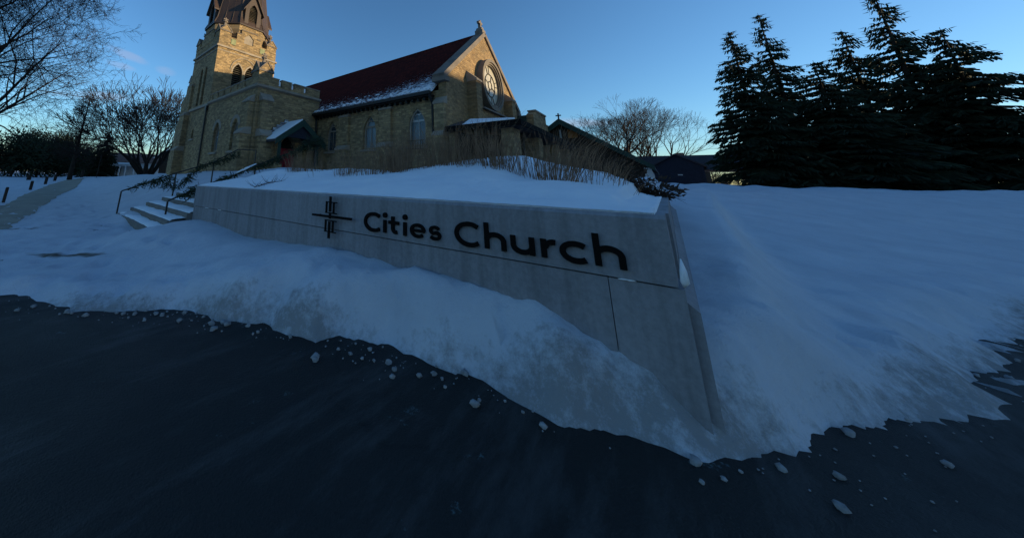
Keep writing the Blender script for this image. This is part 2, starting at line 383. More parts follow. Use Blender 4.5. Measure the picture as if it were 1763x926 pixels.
# ------------------------------------------------------------------ ground
SNOWLINE = [(-.1,-1.25),(.5,-1.2),(1.49,-1.085),(2.05,-1.078),(2.54,-1.105),(3.36,-1.096),(3.73,-1.081),(4.14,-1.073),(4.77,-1.097),(5.51,-1.156),(6.91,-1.27),(7.83,-1.203),(8.6,-1.18),(9.55,-1.178),(10.3,-1.30),(11.0,-1.44),(11.7,-1.58)]
ZTOP = [(13,.42),(24,.42),(28,.15),(34,.05),(43,0),(60,-.5),(90,-.85),(160,-1.0)]
EDGE = [(-30,31),(-14,19.5),(-6,12.6),(-2,8.3),(0,6.25),(1.0,5.2),(1.75,4.35),(2.35,3.3),(2.75,2.1),(3.1,.8),(3.8,-.55),(6.5,-1.9),(10.5,-3.7),(14.5,-6.8),(19,-12),(24,-20),(30,-34),(36,-60)]
POLY = EDGE + [(-60,-60),(-60,31)]
def street_dist(x, y):
    """signed distance to the plowed edge: positive on the snow side"""
    best = 1e9
    for (ax, ay), (bx, by) in zip(EDGE, EDGE[1:]):
        dx, dy = bx-ax, by-ay; tt = max(0, min(1, ((x-ax)*dx+(y-ay)*dy)/(dx*dx+dy*dy)))
        best = min(best, math.hypot(x-ax-dx*tt, y-ay-dy*tt))
    ins = False; n = len(POLY)
    for i in range(n):
        (x1,y1),(x2,y2) = POLY[i], POLY[(i+1)%n]
        if (y1 > y) != (y2 > y) and x < (x2-x1)*(y-y1)/(y2-y1)+x1: ins = not ins
    return -best if ins else best
_r = random.Random(99); DENTS = []
for _k in range(150):
    _x = _r.uniform(-3.5,2.3); _y = _r.uniform(6.4,22); DENTS.append((_x,_y,_r.uniform(.10,.17),_r.uniform(.16,.26),_r.uniform(-.5,.5),_r.uniform(.03,.08)))
for _k in range(26):
    DENTS.append((4.5+_k*.62+_r.gauss(0,.08), -1.0-.13*_k+(.16 if _k%2 else -.16), .12,.19, -1.2, .1))
def ground(x, y, raw=False):
    base = -1.6 + .02*fbm(x*.5, y*.5)
    zt = interp(ZTOP, y)
    # lawn left of the steps
    slope = base + (zt+1.55)*sstep(1.9, 9.2, x)
    lawn = slope + .16*sstep(12.8, 13.6, y)*sstep(1.9, 2.9, x)*sstep(17, 14, y)
    if y > 10.3:
        path = -1.62 if x < 2.3 else min(.35, -1.78 + .385*(x-2.2))
        if x > 4.9: path = min(.38, -.55 + .30*(x-4.9))
        edge = 12.5 + .42*(x-2.4) + .12*fbm(x*2, 3.1)
        z = lerp(path, lawn, sstep(edge-.25, edge+.3, y))
        if x > 5.5: z = lerp(z, lawn, sstep(5.5, 7.5, x))
        berm = interp(SNOWLINE, y)
        if x < 3.6: z = max(z, lerp(-1.75, berm, sstep(1.7, 3.1, x)*sstep(3.9,3.2,x)) + .02*fbm(x*2,y*2))
    else:
        sl = interp(SNOWLINE, y)
        left = base + (sl - base)*sstep(.9, 3.35, x)
        hid = lerp(-1.7, .3, sstep(9.4, 12.5, x))
        right = min(.75, interp([(2.4,-1.58),(3.5,-1.27),(9.5,-.32),(14,-.1),(30,.35),(70,.72)], x))
        if y > .26: z = left if x < 3.7 else hid
        else: z = lerp(right, min(right, left), sstep(3.6, 2.2, x)) - .05*sstep(0, -3, y)
    if y > 10.3 and x > 9.2 and y < 40: z = max(z, .1)
    z += .03*fbm(x*.9, y*.9, 1.7) + .012*fbm(x*4, y*4, 5.2, 3)
    if x < 2.4 and y > 4: z += .035*abs(fbm(x*1.7, y*.8, 9.)) 
    if not raw:
        for (dx_, dy_, ra, rb, an, dp) in DENTS:
            if abs(x-dx_) < .5 and abs(y-dy_) < .5:
                c_, s_ = math.cos(an), math.sin(an); u_ = ((x-dx_)*c_-(y-dy_)*s_)/ra; v_ = ((x-dx_)*s_+(y-dy_)*c_)/rb; q_ = u_*u_+v_*v_
                z += -dp*math.exp(-q_*q_) + dp*.35*math.exp(-(q_-2.2)**2)
    if x > 12 and y < 1: z += .30*sstep(9,20,x)*fbm(x*.25, y*.25, 12.) + .07*sstep(6,12,x)*fbm(x*1.1, y*.5, 15.)
    if abs(x) > 150 or abs(y) > 190: z = -1.3
    if not raw and -40 < x < 45 and y < 40:
        d0 = street_dist(x, y); dd = d0 + .28*fbm(x*.9, y*.9, 4.4) + .06*fbm(x*3, y*3, 7.7)
        DIRT[(x,y)] = d0
        if dd > 0: z = min(z, -1.5 + (1.1 if y > .3 else lerp(1.1,.2,sstep(.3,-1.2,y)))*dd)
        z = lerp(-1.8, z, sstep(-.2, .55, dd)) + .05*sstep(-.1,.1,dd)*sstep(.9,.4,dd)*fbm(x*5,y*5,3.3)
        if 0 < dd < 1.6: z += .09*sstep(.1,.5,dd)*sstep(1.6,.6,dd)*(.6+fbm(x*2.2,y*2.2,8))
    return z
def axis(parts):
    out = []
    for a, b, s in parts:
        n = max(1, round((b-a)/s)); out += [a+(b-a)*i/n for i in range(n)]
    return out + [parts[-1][1]]
DIRT = {}
xs = axis([(-900,-200,140),(-200,-60,20),(-60,-14,3),(-14,-4,.6),(-4,8.5,.11),(8.5,20,.17),(20,60,1.2),(60,200,12),(200,900,140)])
ys = axis([(-900,-200,140),(-200,-60,20),(-60,-16,2),(-16,-3,.17),(-3,17,.12),(17,40,.5),(40,110,1.5),(110,300,10),(300,1000,140)])
g = MB(); nx = len(xs)
for y in ys:
    for x in xs: g.v.append((x, y, ground(x, y)))
for j in range(len(ys)-1):
    for i in range(nx-1):
        a = j*nx+i; g.f.append((a, a+1, a+1+nx, a+nx))
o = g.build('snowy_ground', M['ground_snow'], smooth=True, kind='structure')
at_ = o.data.attributes.new('dirt', 'FLOAT', 'POINT')
at_.data.foreach_set('value', [max(0., 1-abs(DIRT.get((x,y), 9)-.0)/.5) for y in ys for x in xs])
g = MB(); g.quad((-60,-60,-1.66),(80,-60,-1.66),(80,40,-1.66),(-60,40,-1.66)); g.build('street', M['asphalt'], kind='structure')
rn = random.Random(44); g = MB()                      # lumps the plough left along the edge
for k in range(700):
    i = rn.randrange(1, len(EDGE)-3); (ax, ay), (bx, by) = EDGE[i], EDGE[i+1]; f = rn.random()
    x = lerp(ax,bx,f)+rn.gauss(0,.15); y = lerp(ay,by,f)+rn.gauss(0,.15); r_ = .005+.035*rn.random()**5
    z0 = ground(x,y)
    if z0 > -1.60: continue
    z0 = -1.655; n0 = len(g.v)
    for (zz, rr) in ((-.3,.8),(.35,1.),(.85,.6)):
        for q in range(6): a = PI/3*q+rn.uniform(-.3,.3); ra = r_*rr*rn.uniform(.55,1.35); g.v.append((x+ra*math.cos(a), y+ra*math.sin(a), z0+r_*zz*rn.uniform(.8,1.1)))
    for j in range(2):
        for q in range(6): g.f.append((n0+j*6+q, n0+j*6+(q+1)%6, n0+j*6+6+(q+1)%6, n0+j*6+6+q))
    g.f.append(tuple(n0+12+q for q in range(6)))
M['slush'] = rough_mat('dirty_slush', (.14,.14,.145), (.34,.35,.37), 9, .9, .01)
o = g.link('snow_lumps', M['slush'], None, True); o['kind'] = 'stuff'; tag(o, 'lumps of plowed snow scattered along the edge of the street', 'snow')
# cleared path receding on the left
PL = [(0,363),(30,347),(60,330),(90,318),(106,314)]; PR = [(0,398),(30,386),(66,357),(105,335),(136,314)]
g = MB()
pl = [(-1.2,13.5),( -.95,17.0),(-.75,19.5),(-.38,24.9),(.3,36.1),(1.9,54.6),(3.9,70.6)]
pr = [(-.35,12.6),(-.02,14.7),(.30,17.6),(.66,21.0),(1.75,31.5),(3.4,42.2),(6.4,72)]
def plerp(tab, s):
    k = min(len(tab)-2, int(s)); f = s-k; return (lerp(tab[k][0],tab[k+1][0],f), lerp(tab[k][1],tab[k+1][1],f))
n = 90; m_ = 8
for i in range(n+1):
    s = 6*i/n; a = plerp(pl, s); b = plerp(pr, s)
    ja = .12*fbm(s*4, 1.3); jb = .12*fbm(s*4, 8.3)
    for k in range(m_+1):
        f = k/m_; x = lerp(a[0]+ja, b[0]+jb, f); y = lerp(a[1], b[1], f)
        g.v.append((x, y, ground(x, y) + .012*math.sin(PI*f)**.5 + .004 + .00035*y))
for i in range(n):
    for k in range(m_):
        a = i*(m_+1)+k; g.f.append((a, a+1, a+m_+2, a+m_+1))
g.build('cleared_path', M['flag'], smooth=True, kind='structure')

# ------------------------------------------------------------------ sign wall
def wtop(y): return -.195 - .0105*max(0,y)
def wjoint(y): return -.707 - .0150*y
YE = 10.25
sw = thing('sign_wall', (3.7,5,-1.6), 'low pale concrete retaining wall lettered Cities Church, capped with snow', 'retaining wall')
def wall_band(name, z0f, z1f, x0, x1, bev=.0, yk=.06, cut=None):
    g = MB(); N = 40
    prof = lambda y: [(x0, z0f(y)), (x1, z0f(y)), (x1, z1f(y)), (x0+bev, z1f(y)), (x0, z1f(y)-bev)] if bev else [(x0, z0f(y)), (x1, z0f(y)), (x1, z1f(y)), (x0, z1f(y))]
    k = 5 if bev else 4
    for i in range(N+1):
        y = lerp(yk, YE, i/N)
        for (x, z) in prof(y): g.v.append((x, y, z))
    for i in range(N):
        for j in range(k):
            a = i*k+j; b = i*k+(j+1)%k; g.f.append((a, a+k, b+k, b))
    g.f.append(tuple(range(k))); g.f.append(tuple(reversed(range(N*k, N*k+k))))
    return g.build(name, M['concrete'], sw)
wall_band('upper_slab', lambda y: wjoint(y)+.006, wtop, 3.5, 3.95, .03)
g = MB()                                             # lower course, split at its control joint
for y0, y1 in ((.03,.482),(.488,YE)):
    g.add([(3.515,y0,-2.2),(3.95,y0,-2.2),(3.95,y1,-2.2),(3.515,y1,-2.2),(3.515,y0,wjoint(y0)-.007),(3.95,y0,wjoint(y0)-.007),(3.95,y1,wjoint(y1)-.007),(3.515,y1,wjoint(y1)-.007)],
          [(3,2,1,0),(4,5,6,7),(0,1,5,4),(1,2,6,5),(2,3,7,6),(3,0,4,7)])
g.build('lower_course', M['concrete'], sw)
g = MB(); g.box((3.54,.1,-1.4),(3.93,YE-.05,-.70-.16)); 
g = MB()                                             # side returning along the yard
g.add([(3.955,.04,-2),(9.6,.04,-2),(9.6,.42,-2),(3.955,.42,-2),(3.955,.04,-.2),(9.6,.04,-.08),(9.6,.42,-.08),(3.955,.42,-.2)],
      [(3,2,1,0),(4,5,6,7),(0,1,5,4),(1,2,6,5),(2,3,7,6),(3,0,4,7)])
g.build('side_return', M['concrete'], sw)
g = MB(); g.add([(3.56,-.03,-2),(9.6,-.03,-2),(9.6,.037,-2),(3.56,.037,-2),(3.56,-.03,-.86),(9.6,-.03,-.33),(9.6,.037,-.30),(3.56,.037,-.80)],
      [(3,2,1,0),(4,5,6,7),(0,1,5,4),(1,2,6,5),(2,3,7,6),(3,0,4,7)])
g.build('side_plinth', M['concrete'], sw)
g = MB()                                             # snow lying on the joint ledge
rnd = random.Random(3)
for y0, y1 in ((.30,.42),(9.1,9.4),(8.3,8.5)):
    g.tube([(3.508, lerp(y0,y1,i/6), wjoint(lerp(y0,y1,i/6))-.004+rnd.uniform(0,.006)) for i in range(7)], [.002,.007,.009,.007,.010,.006,.002], 6)
g.tube([(3.52,.02,-.50),(3.50,.018,-.58),(3.505,.02,-.66),(3.53,.03,-.70)], [.004,.02,.026,.004], 8)
g.build('ledge_snow', M['snow'], sw, smooth=True)

# letters: strokes raised off the slab; Y runs right to left so u = -Y
FX = 3.47
def stroke(mb, pts, wd, x):
    """ribbon of width wd along 2-D pts (u right, v up), thickness 28 mm"""
    L = []; Rr = []
    P = [Vector(p) for p in pts]
    for i, p in enumerate(P):
        dd = (P[min(i+1,len(P)-1)] - P[max(i-1,0)]).normalized(); nn = Vector((-dd.y, dd.x))
        L.append(p+nn*wd/2); Rr.append(p-nn*wd/2)
    poly = L + Rr[::-1]; n = len(P); vs = []
    for xx in (x, x+.026): vs += [(xx, -q.x, q.y) for q in poly]
    k = 2*n; fs = []
    for i in range(n-1):
        fs.append((i, i+1, k-2-i, k-1-i)); fs.append((k+k-1-i, k+k-2-i, k+i+1, k+i))
    for i in range(k): fs.append((i, i+k, (i+1)%k+k, (i+1)%k))
    mb.add(vs, fs)
def arc(cx, cy, rx, ry, a0, a1, n=20): return [(cx+rx*math.cos(R(lerp(a0,a1,i/n))), cy+ry*math.sin(R(lerp(a0,a1,i/n)))) for i in range(n+1)]
W = .046
def base_z(u): return -.6315 + .0150*u               # u = -Y (baseline drops slightly to the left)
def letter(ch, uL, uR):
    g = MB(); u0 = uL; b = base_z((uL+uR)/2); xh = .163; cap = .235; h = W/2; wd = uR-uL
    x1, x2 = FX, FX-.002
    if ch == 'C':
        r = (wd-.02-h)/1.72; stroke(g, arc(uL+r+h, b+cap/2, r, cap/2+.014-h, 48, 312, 30), W, x1)
    elif ch in 'it':
        if ch == 'i':
            stroke(g, [(uL+h, b), (uL+h, b+xh)], W, x1); c0 = (uL+h, b+xh+.062)
            pts = [(c0[0]+.034*math.cos(2*PI*k/18), c0[1]+.034*math.sin(2*PI*k/18)) for k in range(18)]
            g.prism((x1,0,0), (0,-1,0), (0,0,1), (.03,0,0), pts)
        else:
            c0 = uL + wd*.36
            stroke(g, [(c0, b+xh+.055)] + [(c0, b+.075)] + arc(c0+.052, b+.07, .052, .046, 180, 290, 8), W, x1)
            stroke(g, [(uL, b+xh-h), (uR-.02, b+xh-h)], W*.9, x2)
    elif ch == 'e':
        cxx = (uL+uR)/2; rx = wd/2-h; ry = xh/2-h+.008
        stroke(g, arc(cxx, b+xh/2, rx, ry, 0, 318, 28), W*.84, x1); stroke(g, [(uL+.03, b+xh/2), (uR-.012, b+xh/2)], W*.7, x2)
    elif ch == 's':
        cxx = (uL+uR)/2; rx = wd/2-h; ry = (xh/2-h)/2+.008
        up = arc(cxx, b+xh-h-ry+.006, rx*.92, ry, 28, 250, 14); lo_ = arc(cxx, b+h+ry-.006, rx, ry, 70, -152, 14)
        stroke(g, up+lo_, W*.8, x1)
    elif ch == 'h':
        stroke(g, [(uL+h, b), (uL+h, b+cap+.022)], W, x1)
        rx = (wd-W)/2; stroke(g, [(uR-h, b), (uR-h, b+xh-rx*.9)] + arc(uR-h-rx, b+xh-rx*.9, rx, rx*.9-h+.006, 4, 170, 14), W, x2)
    elif ch == 'u':
        rx = (wd-W)/2; stroke(g, [(uR-h, b), (uR-h, b+xh)], W, x1)
        stroke(g, [(uL+h, b+xh), (uL+h, b+rx*.9)] + arc(uL+h+rx, b+rx*.9, rx, rx*.9-h+.006, 184, 350, 14), W, x2)
    elif ch == 'r':
        stroke(g, [(uL+h, b), (uL+h, b+xh)], W, x1); stroke(g, arc(uR-.02, b+xh-.095, wd-h-.03, .075, 165, 78, 8), W, x2)
    elif ch == 'c':
        r = (wd-.01-h)/1.72; stroke(g, arc(uL+r+h, b+xh/2, r, xh/2-h+.012, 48, 312, 26), W, x1)
    o = g.build('letter', M['sign_black'], sw); o['label'] = 'raised black letter ' + ch + ' of the word ' + ('Cities' if uL < -1.95 else 'Church')
for ch, a, b in (('C',3.281,2.962),('i',2.915,2.855),('t',2.822,2.632),('i',2.577,2.519),('e',2.475,2.243),('s',2.200,2.026),
                 ('C',1.854,1.555),('h',1.508,1.288),('u',1.240,1.022),('r',.966,.838),('c',.812,.603),('h',.553,.343)):
    letter(ch, -a, -b)
g = MB(); ex = 3.42
def bar(y0, y1, z0, z1, dx=0): g.box((ex+dx, min(y0,y1), z0), (ex+.012+dx, max(y0,y1), z1))
bar(3.962,4.016,-.495,-.262); bar(3.962,4.016,-.892,-.645)
bar(3.964,4.013,-.6,-.52,.004)
g.prism((ex-.003,0,0), (0,-1,0), (0,0,1), (.03,0,0), [(-4.441,-.592),(-3.495,-.577),(-3.495,-.545),(-4.441,-.562)])
for s_, (zt_, zb_) in enumerate(((-.345,-.52),(-.622,-.80))):
    bar(4.056,4.098,zb_,zt_); bar(3.882,3.92,zb_,zt_)
    bar(3.82,4.1,zt_-.014,zt_+.002,-.0025); bar(3.82,4.1,zb_-.002,zb_+.013,-.0025)
for y in (4.3,4.07,3.9,3.62):
    g.tube([(ex+.02,y,-.568),(3.52,y,-.568)], .009, 6)
g.build('emblem', M['sign_black'], sw, label='black metal cross emblem of bars standing off the concrete')

# snow heaped behind the wall
CREST = [(-.2,-.25),(.1,-.05),(.24,.015),(.53,.16),(.86,.29),(1.2,.36),(1.6,.42),(1.92,.52),(2.2,.63),(2.76,.66),(3.33,.64),(3.8,.56),(4.3,.47),(5.03,.42),(5.65,.35),(6.8,.32),(7.87,.39),(8.6,.40),(9.3,.36),(10.3,.34),(11,.3)]
def mound(x, y):
    e = wtop(y) + .012
    cr = interp(CREST, y); cz = -.06 if y < .3 else 0
    t_ = (x-3.55)/(7.5-3.55)
    mid = interp([(0,0),(.06,.12),(.25,.30),(.5,.52),(.75,.80),(1,1)], t_)
    if y > 9: mid = lerp(mid, interp([(0,0),(.06,.10),(.4,.52),(.6,.90),(1,1)], t_), sstep(9,9.9,y))
    z = lerp(e, cr, mid) if x < 7.5 else lerp(cr, min(cr,.33), sstep(7.5, 10, x))
    k = sstep(3.55, 4.3, x)
    z += k*(.05*fbm(x*.9, y*.9, 2.2) + .02*fbm(x*3, y*3, 6.1)) + .006*fbm(x*9, y*9, 2)
    if y < .45 and x > 3.9: z = min(z, lerp(-.2,-.06,(x-3.9)/5.6) + .3*max(0,y-.2))
    return z
gx = axis([(3.56,3.7,.02),(3.7,9,.08),(9,13,.3)]); gy = axis([(.12,.5,.05),(.5,10.35,.08)])
g = MB(); nx = len(gx)
for y in gy:
    for x in gx:
        xo = x - (.018*fbm(1.1, y*3.2, 3) + .01*fbm(7, y*9) if x < 3.6 else 0)
        g.v.append((xo, y, mound(x, y)))
for j in range(len(gy)-1):
    for i in range(nx-1):
        a = j*nx+i; g.f.append((a, a+1, a+1+nx, a+nx))
def skirt(idx, dz):
    n0 = len(g.v)
    for i in idx: x, y, z = g.v[i]; g.v.append((x, y, z-dz))
    for k in range(len(idx)-1): g.f.append((idx[k], n0+k, n0+k+1, idx[k+1]))
skirt([j*nx for j in range(len(gy))], .035)
skirt([(len(gy)-1)*nx+i for i in range(nx)], 1.6)
skirt(list(range(nx)), .2)
g.build('snow_mound', M['snow'], smooth=True, kind='structure')

# ------------------------------------------------------------------ steps, railings, garlands
st = thing('stone_steps', (3.5,12,-1.6), 'snow covered concrete steps climbing past the left end of the sign wall', 'steps')
SX = [2.51,2.90,3.38,3.90,4.40,4.90]; SZ = [-1.45,-1.26,-1.08,-.90,-.72,-.55]
for i in range(6):
    g = MB(); x1 = SX[i+1]+.06 if i < 5 else SX[i]+.7
    g.box((SX[i],10.3,SZ[i]-.33),(x1-.065,15.1,SZ[i])); g.build('step', M['step'], st)
    g = MB(); n = 34; x1 -= .07
    for k in range(n+1):
        y = lerp(10.32,15.0,k/n); fr = .05 + .035*fbm(y*1.7, i*3.3) + .02
        th = .05+.02*fbm(y*1.3, i*2.2+9)
        for (a, b) in ((SX[i]+fr, .003),(SX[i]+fr+.04, th*.7),(lerp(SX[i],x1,.5), th),(x1, th*1.25)): g.v.append((a, y, SZ[i]+b))
    for k in range(n):
        for q in range(3): a = k*4+q; g.f.append((a, a+1, a+5, a+4))
    g.build('tread_snow', M['snow'], st, smooth=True)
def rail(name_label, pts, posts, loc):
    t_ = thing('handrail', loc, name_label, 'handrail', 'black iron handrails of the steps')
    g = MB(); g.tube(pts, .026, 8); g.build('rail', M['black'], t_)
    for (a, b) in posts:
        g = MB(); x, y, z = a
        g.box((x-.024,y-.024,b),(x+.024,y+.024,z-.01)); g.build('post', M['black'], t_)
    return t_
LP = [onY(209,329,15.3), onY(255,315,15.3), onY(303.4,298,15.3), onY(335,289,15.3), onY(368.5,279,15.3), onY(410,257.5,15.3), onY(441,259,15.3)]
rail('black iron handrail left of the steps, ending in a flat top bar', LP, [(LP[0],-1.5),(LP[2],-1.1),(LP[4],-.45),(LP[6],.1)], (2.5,15.3,-1.4))
RP = [onY(288.8,346,11.6), onY(333,328,11.6), onY(375,311,11.6), onY(400,304,11.6), onY(440,285,11.6), onY(480,271,11.6), onY(512,259,11.6), onY(545,243,11.6)]
rail('black iron handrail beside the sign wall, running up to the porch', RP, [(RP[0],-1.75),(RP[2],-.9),(RP[4],-.2),(RP[7],.2)], (3.2,11.6,-1.6))
def garland(label, segs, seed):
    rn = random.Random(seed); g = MB()
    for (a, b, rad, dens, droop) in segs:
        a = Vector(a); b = Vector(b); n = int((b-a).length*dens)
        for k in range(n):
            p = a.lerp(b, rn.random()) + Vector((rn.gauss(0,1),rn.gauss(0,1),rn.gauss(0,1)-.3))*rad*.45
            dd = Vector((rn.gauss(0,1),rn.gauss(0,1),rn.gauss(-droop,.6))).normalized(); ln = rn.uniform(.5,1.5)*rad*1.3
            s_ = dd.orthogonal().normalized()*.012; q = p+dd*ln; mm = p+dd*ln*.5+Vector((0,0,-.1*ln))
            g.add([p-s_, p+s_, mm+s_*1.3, q, mm-s_*1.3], [(0,1,2,3,4)])
            for _ in range(5):
                f = rn.random(); r0 = p.lerp(q, f); d2 = (dd+Vector((rn.gauss(0,.8),rn.gauss(0,.8),rn.gauss(0,.8)))).normalized()*ln*.45
                s2 = d2.orthogonal().normalized()*.006; g.add([r0-s2, r0+s2, r0+d2], [(0,1,2)])
    return tag(g.build('evergreen_garland', M['garland'], smooth=False), label, 'garland', 'evergreen garlands wound on the handrails')
P15 = lambda x, y: onY(x, y, 15.25)
garland('drooping evergreen garland wound along the left handrail', [
    (P15(222,326),P15(255,313),.10,120,.4),(P15(255,313),P15(300,303),.16,150,.8),(P15(282,312),P15(305,318),.18,130,1.2),(P15(305,318),P15(328,305),.16,140,1.0),
    (P15(322,306),P15(345,287),.14,150,.6),(P15(345,287),P15(375,276),.12,130,.7),(P15(375,278),P15(410,262),.17,150,1.0),(P15(411,259),P15(412,268),.07,120,.5)], 5)
P11 = lambda x, y: onY(x, y, 11.55)
garland('thick evergreen garland on the handrail beside the snow mound', [
    (P11(306,338),P11(338,326),.11,150,.5),(P11(328,330),P11(342,322),.16,160,.3),(P11(375,311),P11(405,301),.13,150,.4),(P11(405,301),P11(440,287),.09,80,.4),(P11(440,287),P11(480,272),.15,170,.6),(P11(480,272),P11(520,254),.14,150,.6),
    (P11(520,254),P11(536,246),.2,180,.6),(P11(534,243),P11(556,243),.26,230,.3)], 6)
g = MB(); g.tube([P11(405,300)+Vector((0,0,.03)), P11(422,292.5)+Vector((0,0,.04)), P11(441,283.5)+Vector((0,0,.03))], [.02,.045,.02], 8)
tag(g.build('rail_snow', M['snow'], smooth=True), 'strip of snow lying on the handrail beside the mound', 'snow strip')

# ------------------------------------------------------------------ church
ch = thing('church', (12,15,.2), 'stone church with red roof, rose window gable and battlemented tower', 'church')
def lancet(cx, w_, z0, zt, n=8):
    """pointed arch outline, counter-clockwise from the lower right"""
    h = w_/2; rise = min(w_*.95, (zt-z0)*.6); zs = zt-rise; out = [(cx-h,z0),(cx+h,z0)]
    r = (h*h+rise*rise)/(2*h); cxr = cx+h-r; a1 = math.asin(min(1,rise/r))
    if r < h: a1 = PI-a1
    for i in range(n+1): a = a1*i/n; out.append((cxr+r*math.cos(a), zs+r*math.sin(a)))
    for i in range(n-1,-1,-1): a = a1*i/n; out.append((2*cx-(cxr+r*math.cos(a)), zs+r*math.sin(a)))
    return out
def ring(outer, inner, o, u, v, w_, name, m_, parent, **kw):
    g = MB(); g.prism(o, u, v, w_, outer, [inner]); return g.build(name, m_, parent, **kw)
YU = (0,1,0); XU = (1,0,0); ZU = (0,0,1)
XN, YG, XR, XM, ZE, ZA = 14.7, 8.0, 26.3, 20.4, 5.0, 10.15
# --- nave side wall with three lancets
NW = [(9.9,1.14,2.0,4.15),(13.6,1.12,2.0,4.15),(17.4,1.04,2.0,4.17)]
g = MB(); g.prism((XN,0,0), YU, ZU, (.45,0,0), [(YG+.45,-.6),(34,-.6),(34,ZE),(YG+.45,ZE)], [lancet(*q) for q in NW]); 
g.build('nave_wall', M['stone'], ch)
for i, (c_, w_, a, b) in enumerate(NW):
    f = ring(lancet(c_, w_-.006, a+.003, b-.003), lancet(c_, w_-.18, a+.09, b-.11), (XN+.06 if i == 0 else XN+.16,0,0), YU, ZU, (.12,0,0), 'window', M['trim'], ch)
    g = MB(); g.prism((XN+.27,0,0), YU, ZU, (.03,0,0), lancet(c_, w_-.02, a+.01, b-.02)); g.build('pane', M['blueglass'] if i < 2 else M['glass'], f)
    g = MB(); ii = lancet(c_, w_-.30, a+.14, b-.20)
    zs = b-.75
    g.box((XN+.20,c_-w_/2+.12,zs),(XN+.25,c_+w_/2-.12,zs+.05))
    g.prism((XN+.20,0,0), YU, ZU, (.05,0,0), lancet(c_, w_-.34, zs+.06, b-.30), [lancet(c_, w_-.44, zs+.11, b-.38)])
    g.box((XN+.205,c_-.015,a+.12),(XN+.235,c_+.015,zs)); g.build('tracery', M['white'] if i == 0 else M['trim'], f)
    g = MB(); g.prism((0,c_-w_/2-.12,0), XU, ZU, (0,w_+.24,0), [(XN-.12,a-.16),(XN+.1,a-.16),(XN+.1,a+.0),(XN-.12,a-.07)]); g.build('sill', M['trim'], f)
    # voussoirs of the arch
    o_ = lancet(c_, w_+.5, zs-.2, b+.26)[2:]; i_ = lancet(c_, w_+.05, zs-.2, b+.03)[2:]
    g = MB(); g.prism((XN-.02,0,0), YU, ZU, (.05,0,0), o_+i_[::-1]); g.build('arch', M['stone'], f)
# iron guard low in front of the right window
g = MB()
for k in range(7): g.box((XN-.19,9.42+k*.16,1.75),(XN-.165,9.445+k*.16,2.28))
g.box((XN-.2,9.38,2.25),(XN-.16,10.46,2.29)); g.box((XN-.2,9.38,1.78),(XN-.16,10.46,1.82)); g.build('window_guard', M['black'], ch)
def buttress(x0, x1, y0, y1, tiers, face, m_='stone', name='buttress'):
    """tiers: (top z, projection); sloping dressed weatherings at each set-back. face -X or -Y"""
    z0 = -.5; g = MB(); c = MB()
    for k, (zt_, pj) in enumerate(tiers):
        nxt = tiers[k+1][1] if k+1 < len(tiers) else -.02
        wh = .42*min(1.4, max(.6,(pj-nxt)/.3))
        if face == 'X':
            g.box((x0-pj,y0,z0),(x0+.1,y1,zt_))
            c.prism((0,y0-.04,0), XU, ZU, (0,y1-y0+.08,0), [(x0-pj-.05,zt_),(x0+.05,zt_),(x0+.05,zt_+wh+.04),(x0-nxt,zt_+wh),(x0-pj-.05,zt_+.1)])
        else:
            g.box((x0,y0-pj,z0),(x1,y0+.1,zt_))
            c.prism((x0-.04,0,0), YU, ZU, (x1-x0+.08,0,0), [(y0-pj-.05,zt_),(y0+.05,zt_),(y0+.05,zt_+wh+.04),(y0-nxt,zt_+wh),(y0-pj-.05,zt_+.1)])
        z0 = zt_ + .002
    b = g.build(name, M[m_], ch); c.build('weathering', M['trim'], b); return b
buttress(XN,0,11.68,12.62,[(2.0,.45),(4.35,.22)],'X'); buttress(XN,0,15.45,16.4,[(2.0,.45),(4.3,.22)],'X')
buttress(XN,0,8.02,8.62,[(2.4,.5),(4.15,.3)],'X')
# --- gable front
gp = [(XN,-.6),(XR,-.6),(XR,5.75),(XM,ZA+.1),(XN,5.75)]
RC, RR = (20.5,6.55), 1.42
circ = lambda r, n=40: [(RC[0]+r*math.cos(2*PI*k/n), RC[1]+r*math.sin(2*PI*k/n)) for k in range(n)]
g = MB(); g.prism((0,YG,0), XU, ZU, (0,.45,0), gp, [circ(RR+.05)]); g.build('gable_front', M['gable_stone'], ch)
rw = ring(circ(1.80), circ(1.58), (0,7.56,0), XU, ZU, (0,.44,0), 'rose_window', M['ringstone'], ch)
ring(circ(1.577), circ(1.46), (0,7.64,0), XU, ZU, (0,.36,0), 'moulding', M['ringstone'], rw)
ring(circ(1.457), circ(1.38), (0,7.72,0), XU, ZU, (0,.28,0), 'moulding', M['ringstone'], rw)
g = MB(); g.prism((0,7.86,0), XU, ZU, (0,.03,0), circ(1.378)); g.build('pane', M['rose_glass'], rw)
g = MB()
def loop2(cx_, cz_, r, wd, y0, a0=0, a1=360, n=20):
    pts = [Vector((cx_+r*math.cos(R(lerp(a0,a1,i/n))), y0, cz_+r*math.sin(R(lerp(a0,a1,i/n))))) for i in range(n+1)]
    g.tube(pts, wd, 5)
loop2(*RC, .30, .024, 7.835); loop2(*RC, .80, .024, 7.83)
for k in range(8):
    a = R(22.5+45*k); r0, r1 = (.3,.8) if k % 2 else (.8,1.36)
    g.tube([(RC[0]+r0*math.cos(a),7.835,RC[1]+r0*math.sin(a)),(RC[0]+r1*math.cos(a),7.835,RC[1]+r1*math.sin(a))], .022, 5)
for k in range(4):
    a = R(90*k+5); g.tube([(RC[0]+.8*math.cos(a),7.832,RC[1]+.8*math.sin(a)),(RC[0]+1.36*math.cos(a),7.832,RC[1]+1.36*math.sin(a))], .02, 5)
g.build('tracery', M['black'], rw)
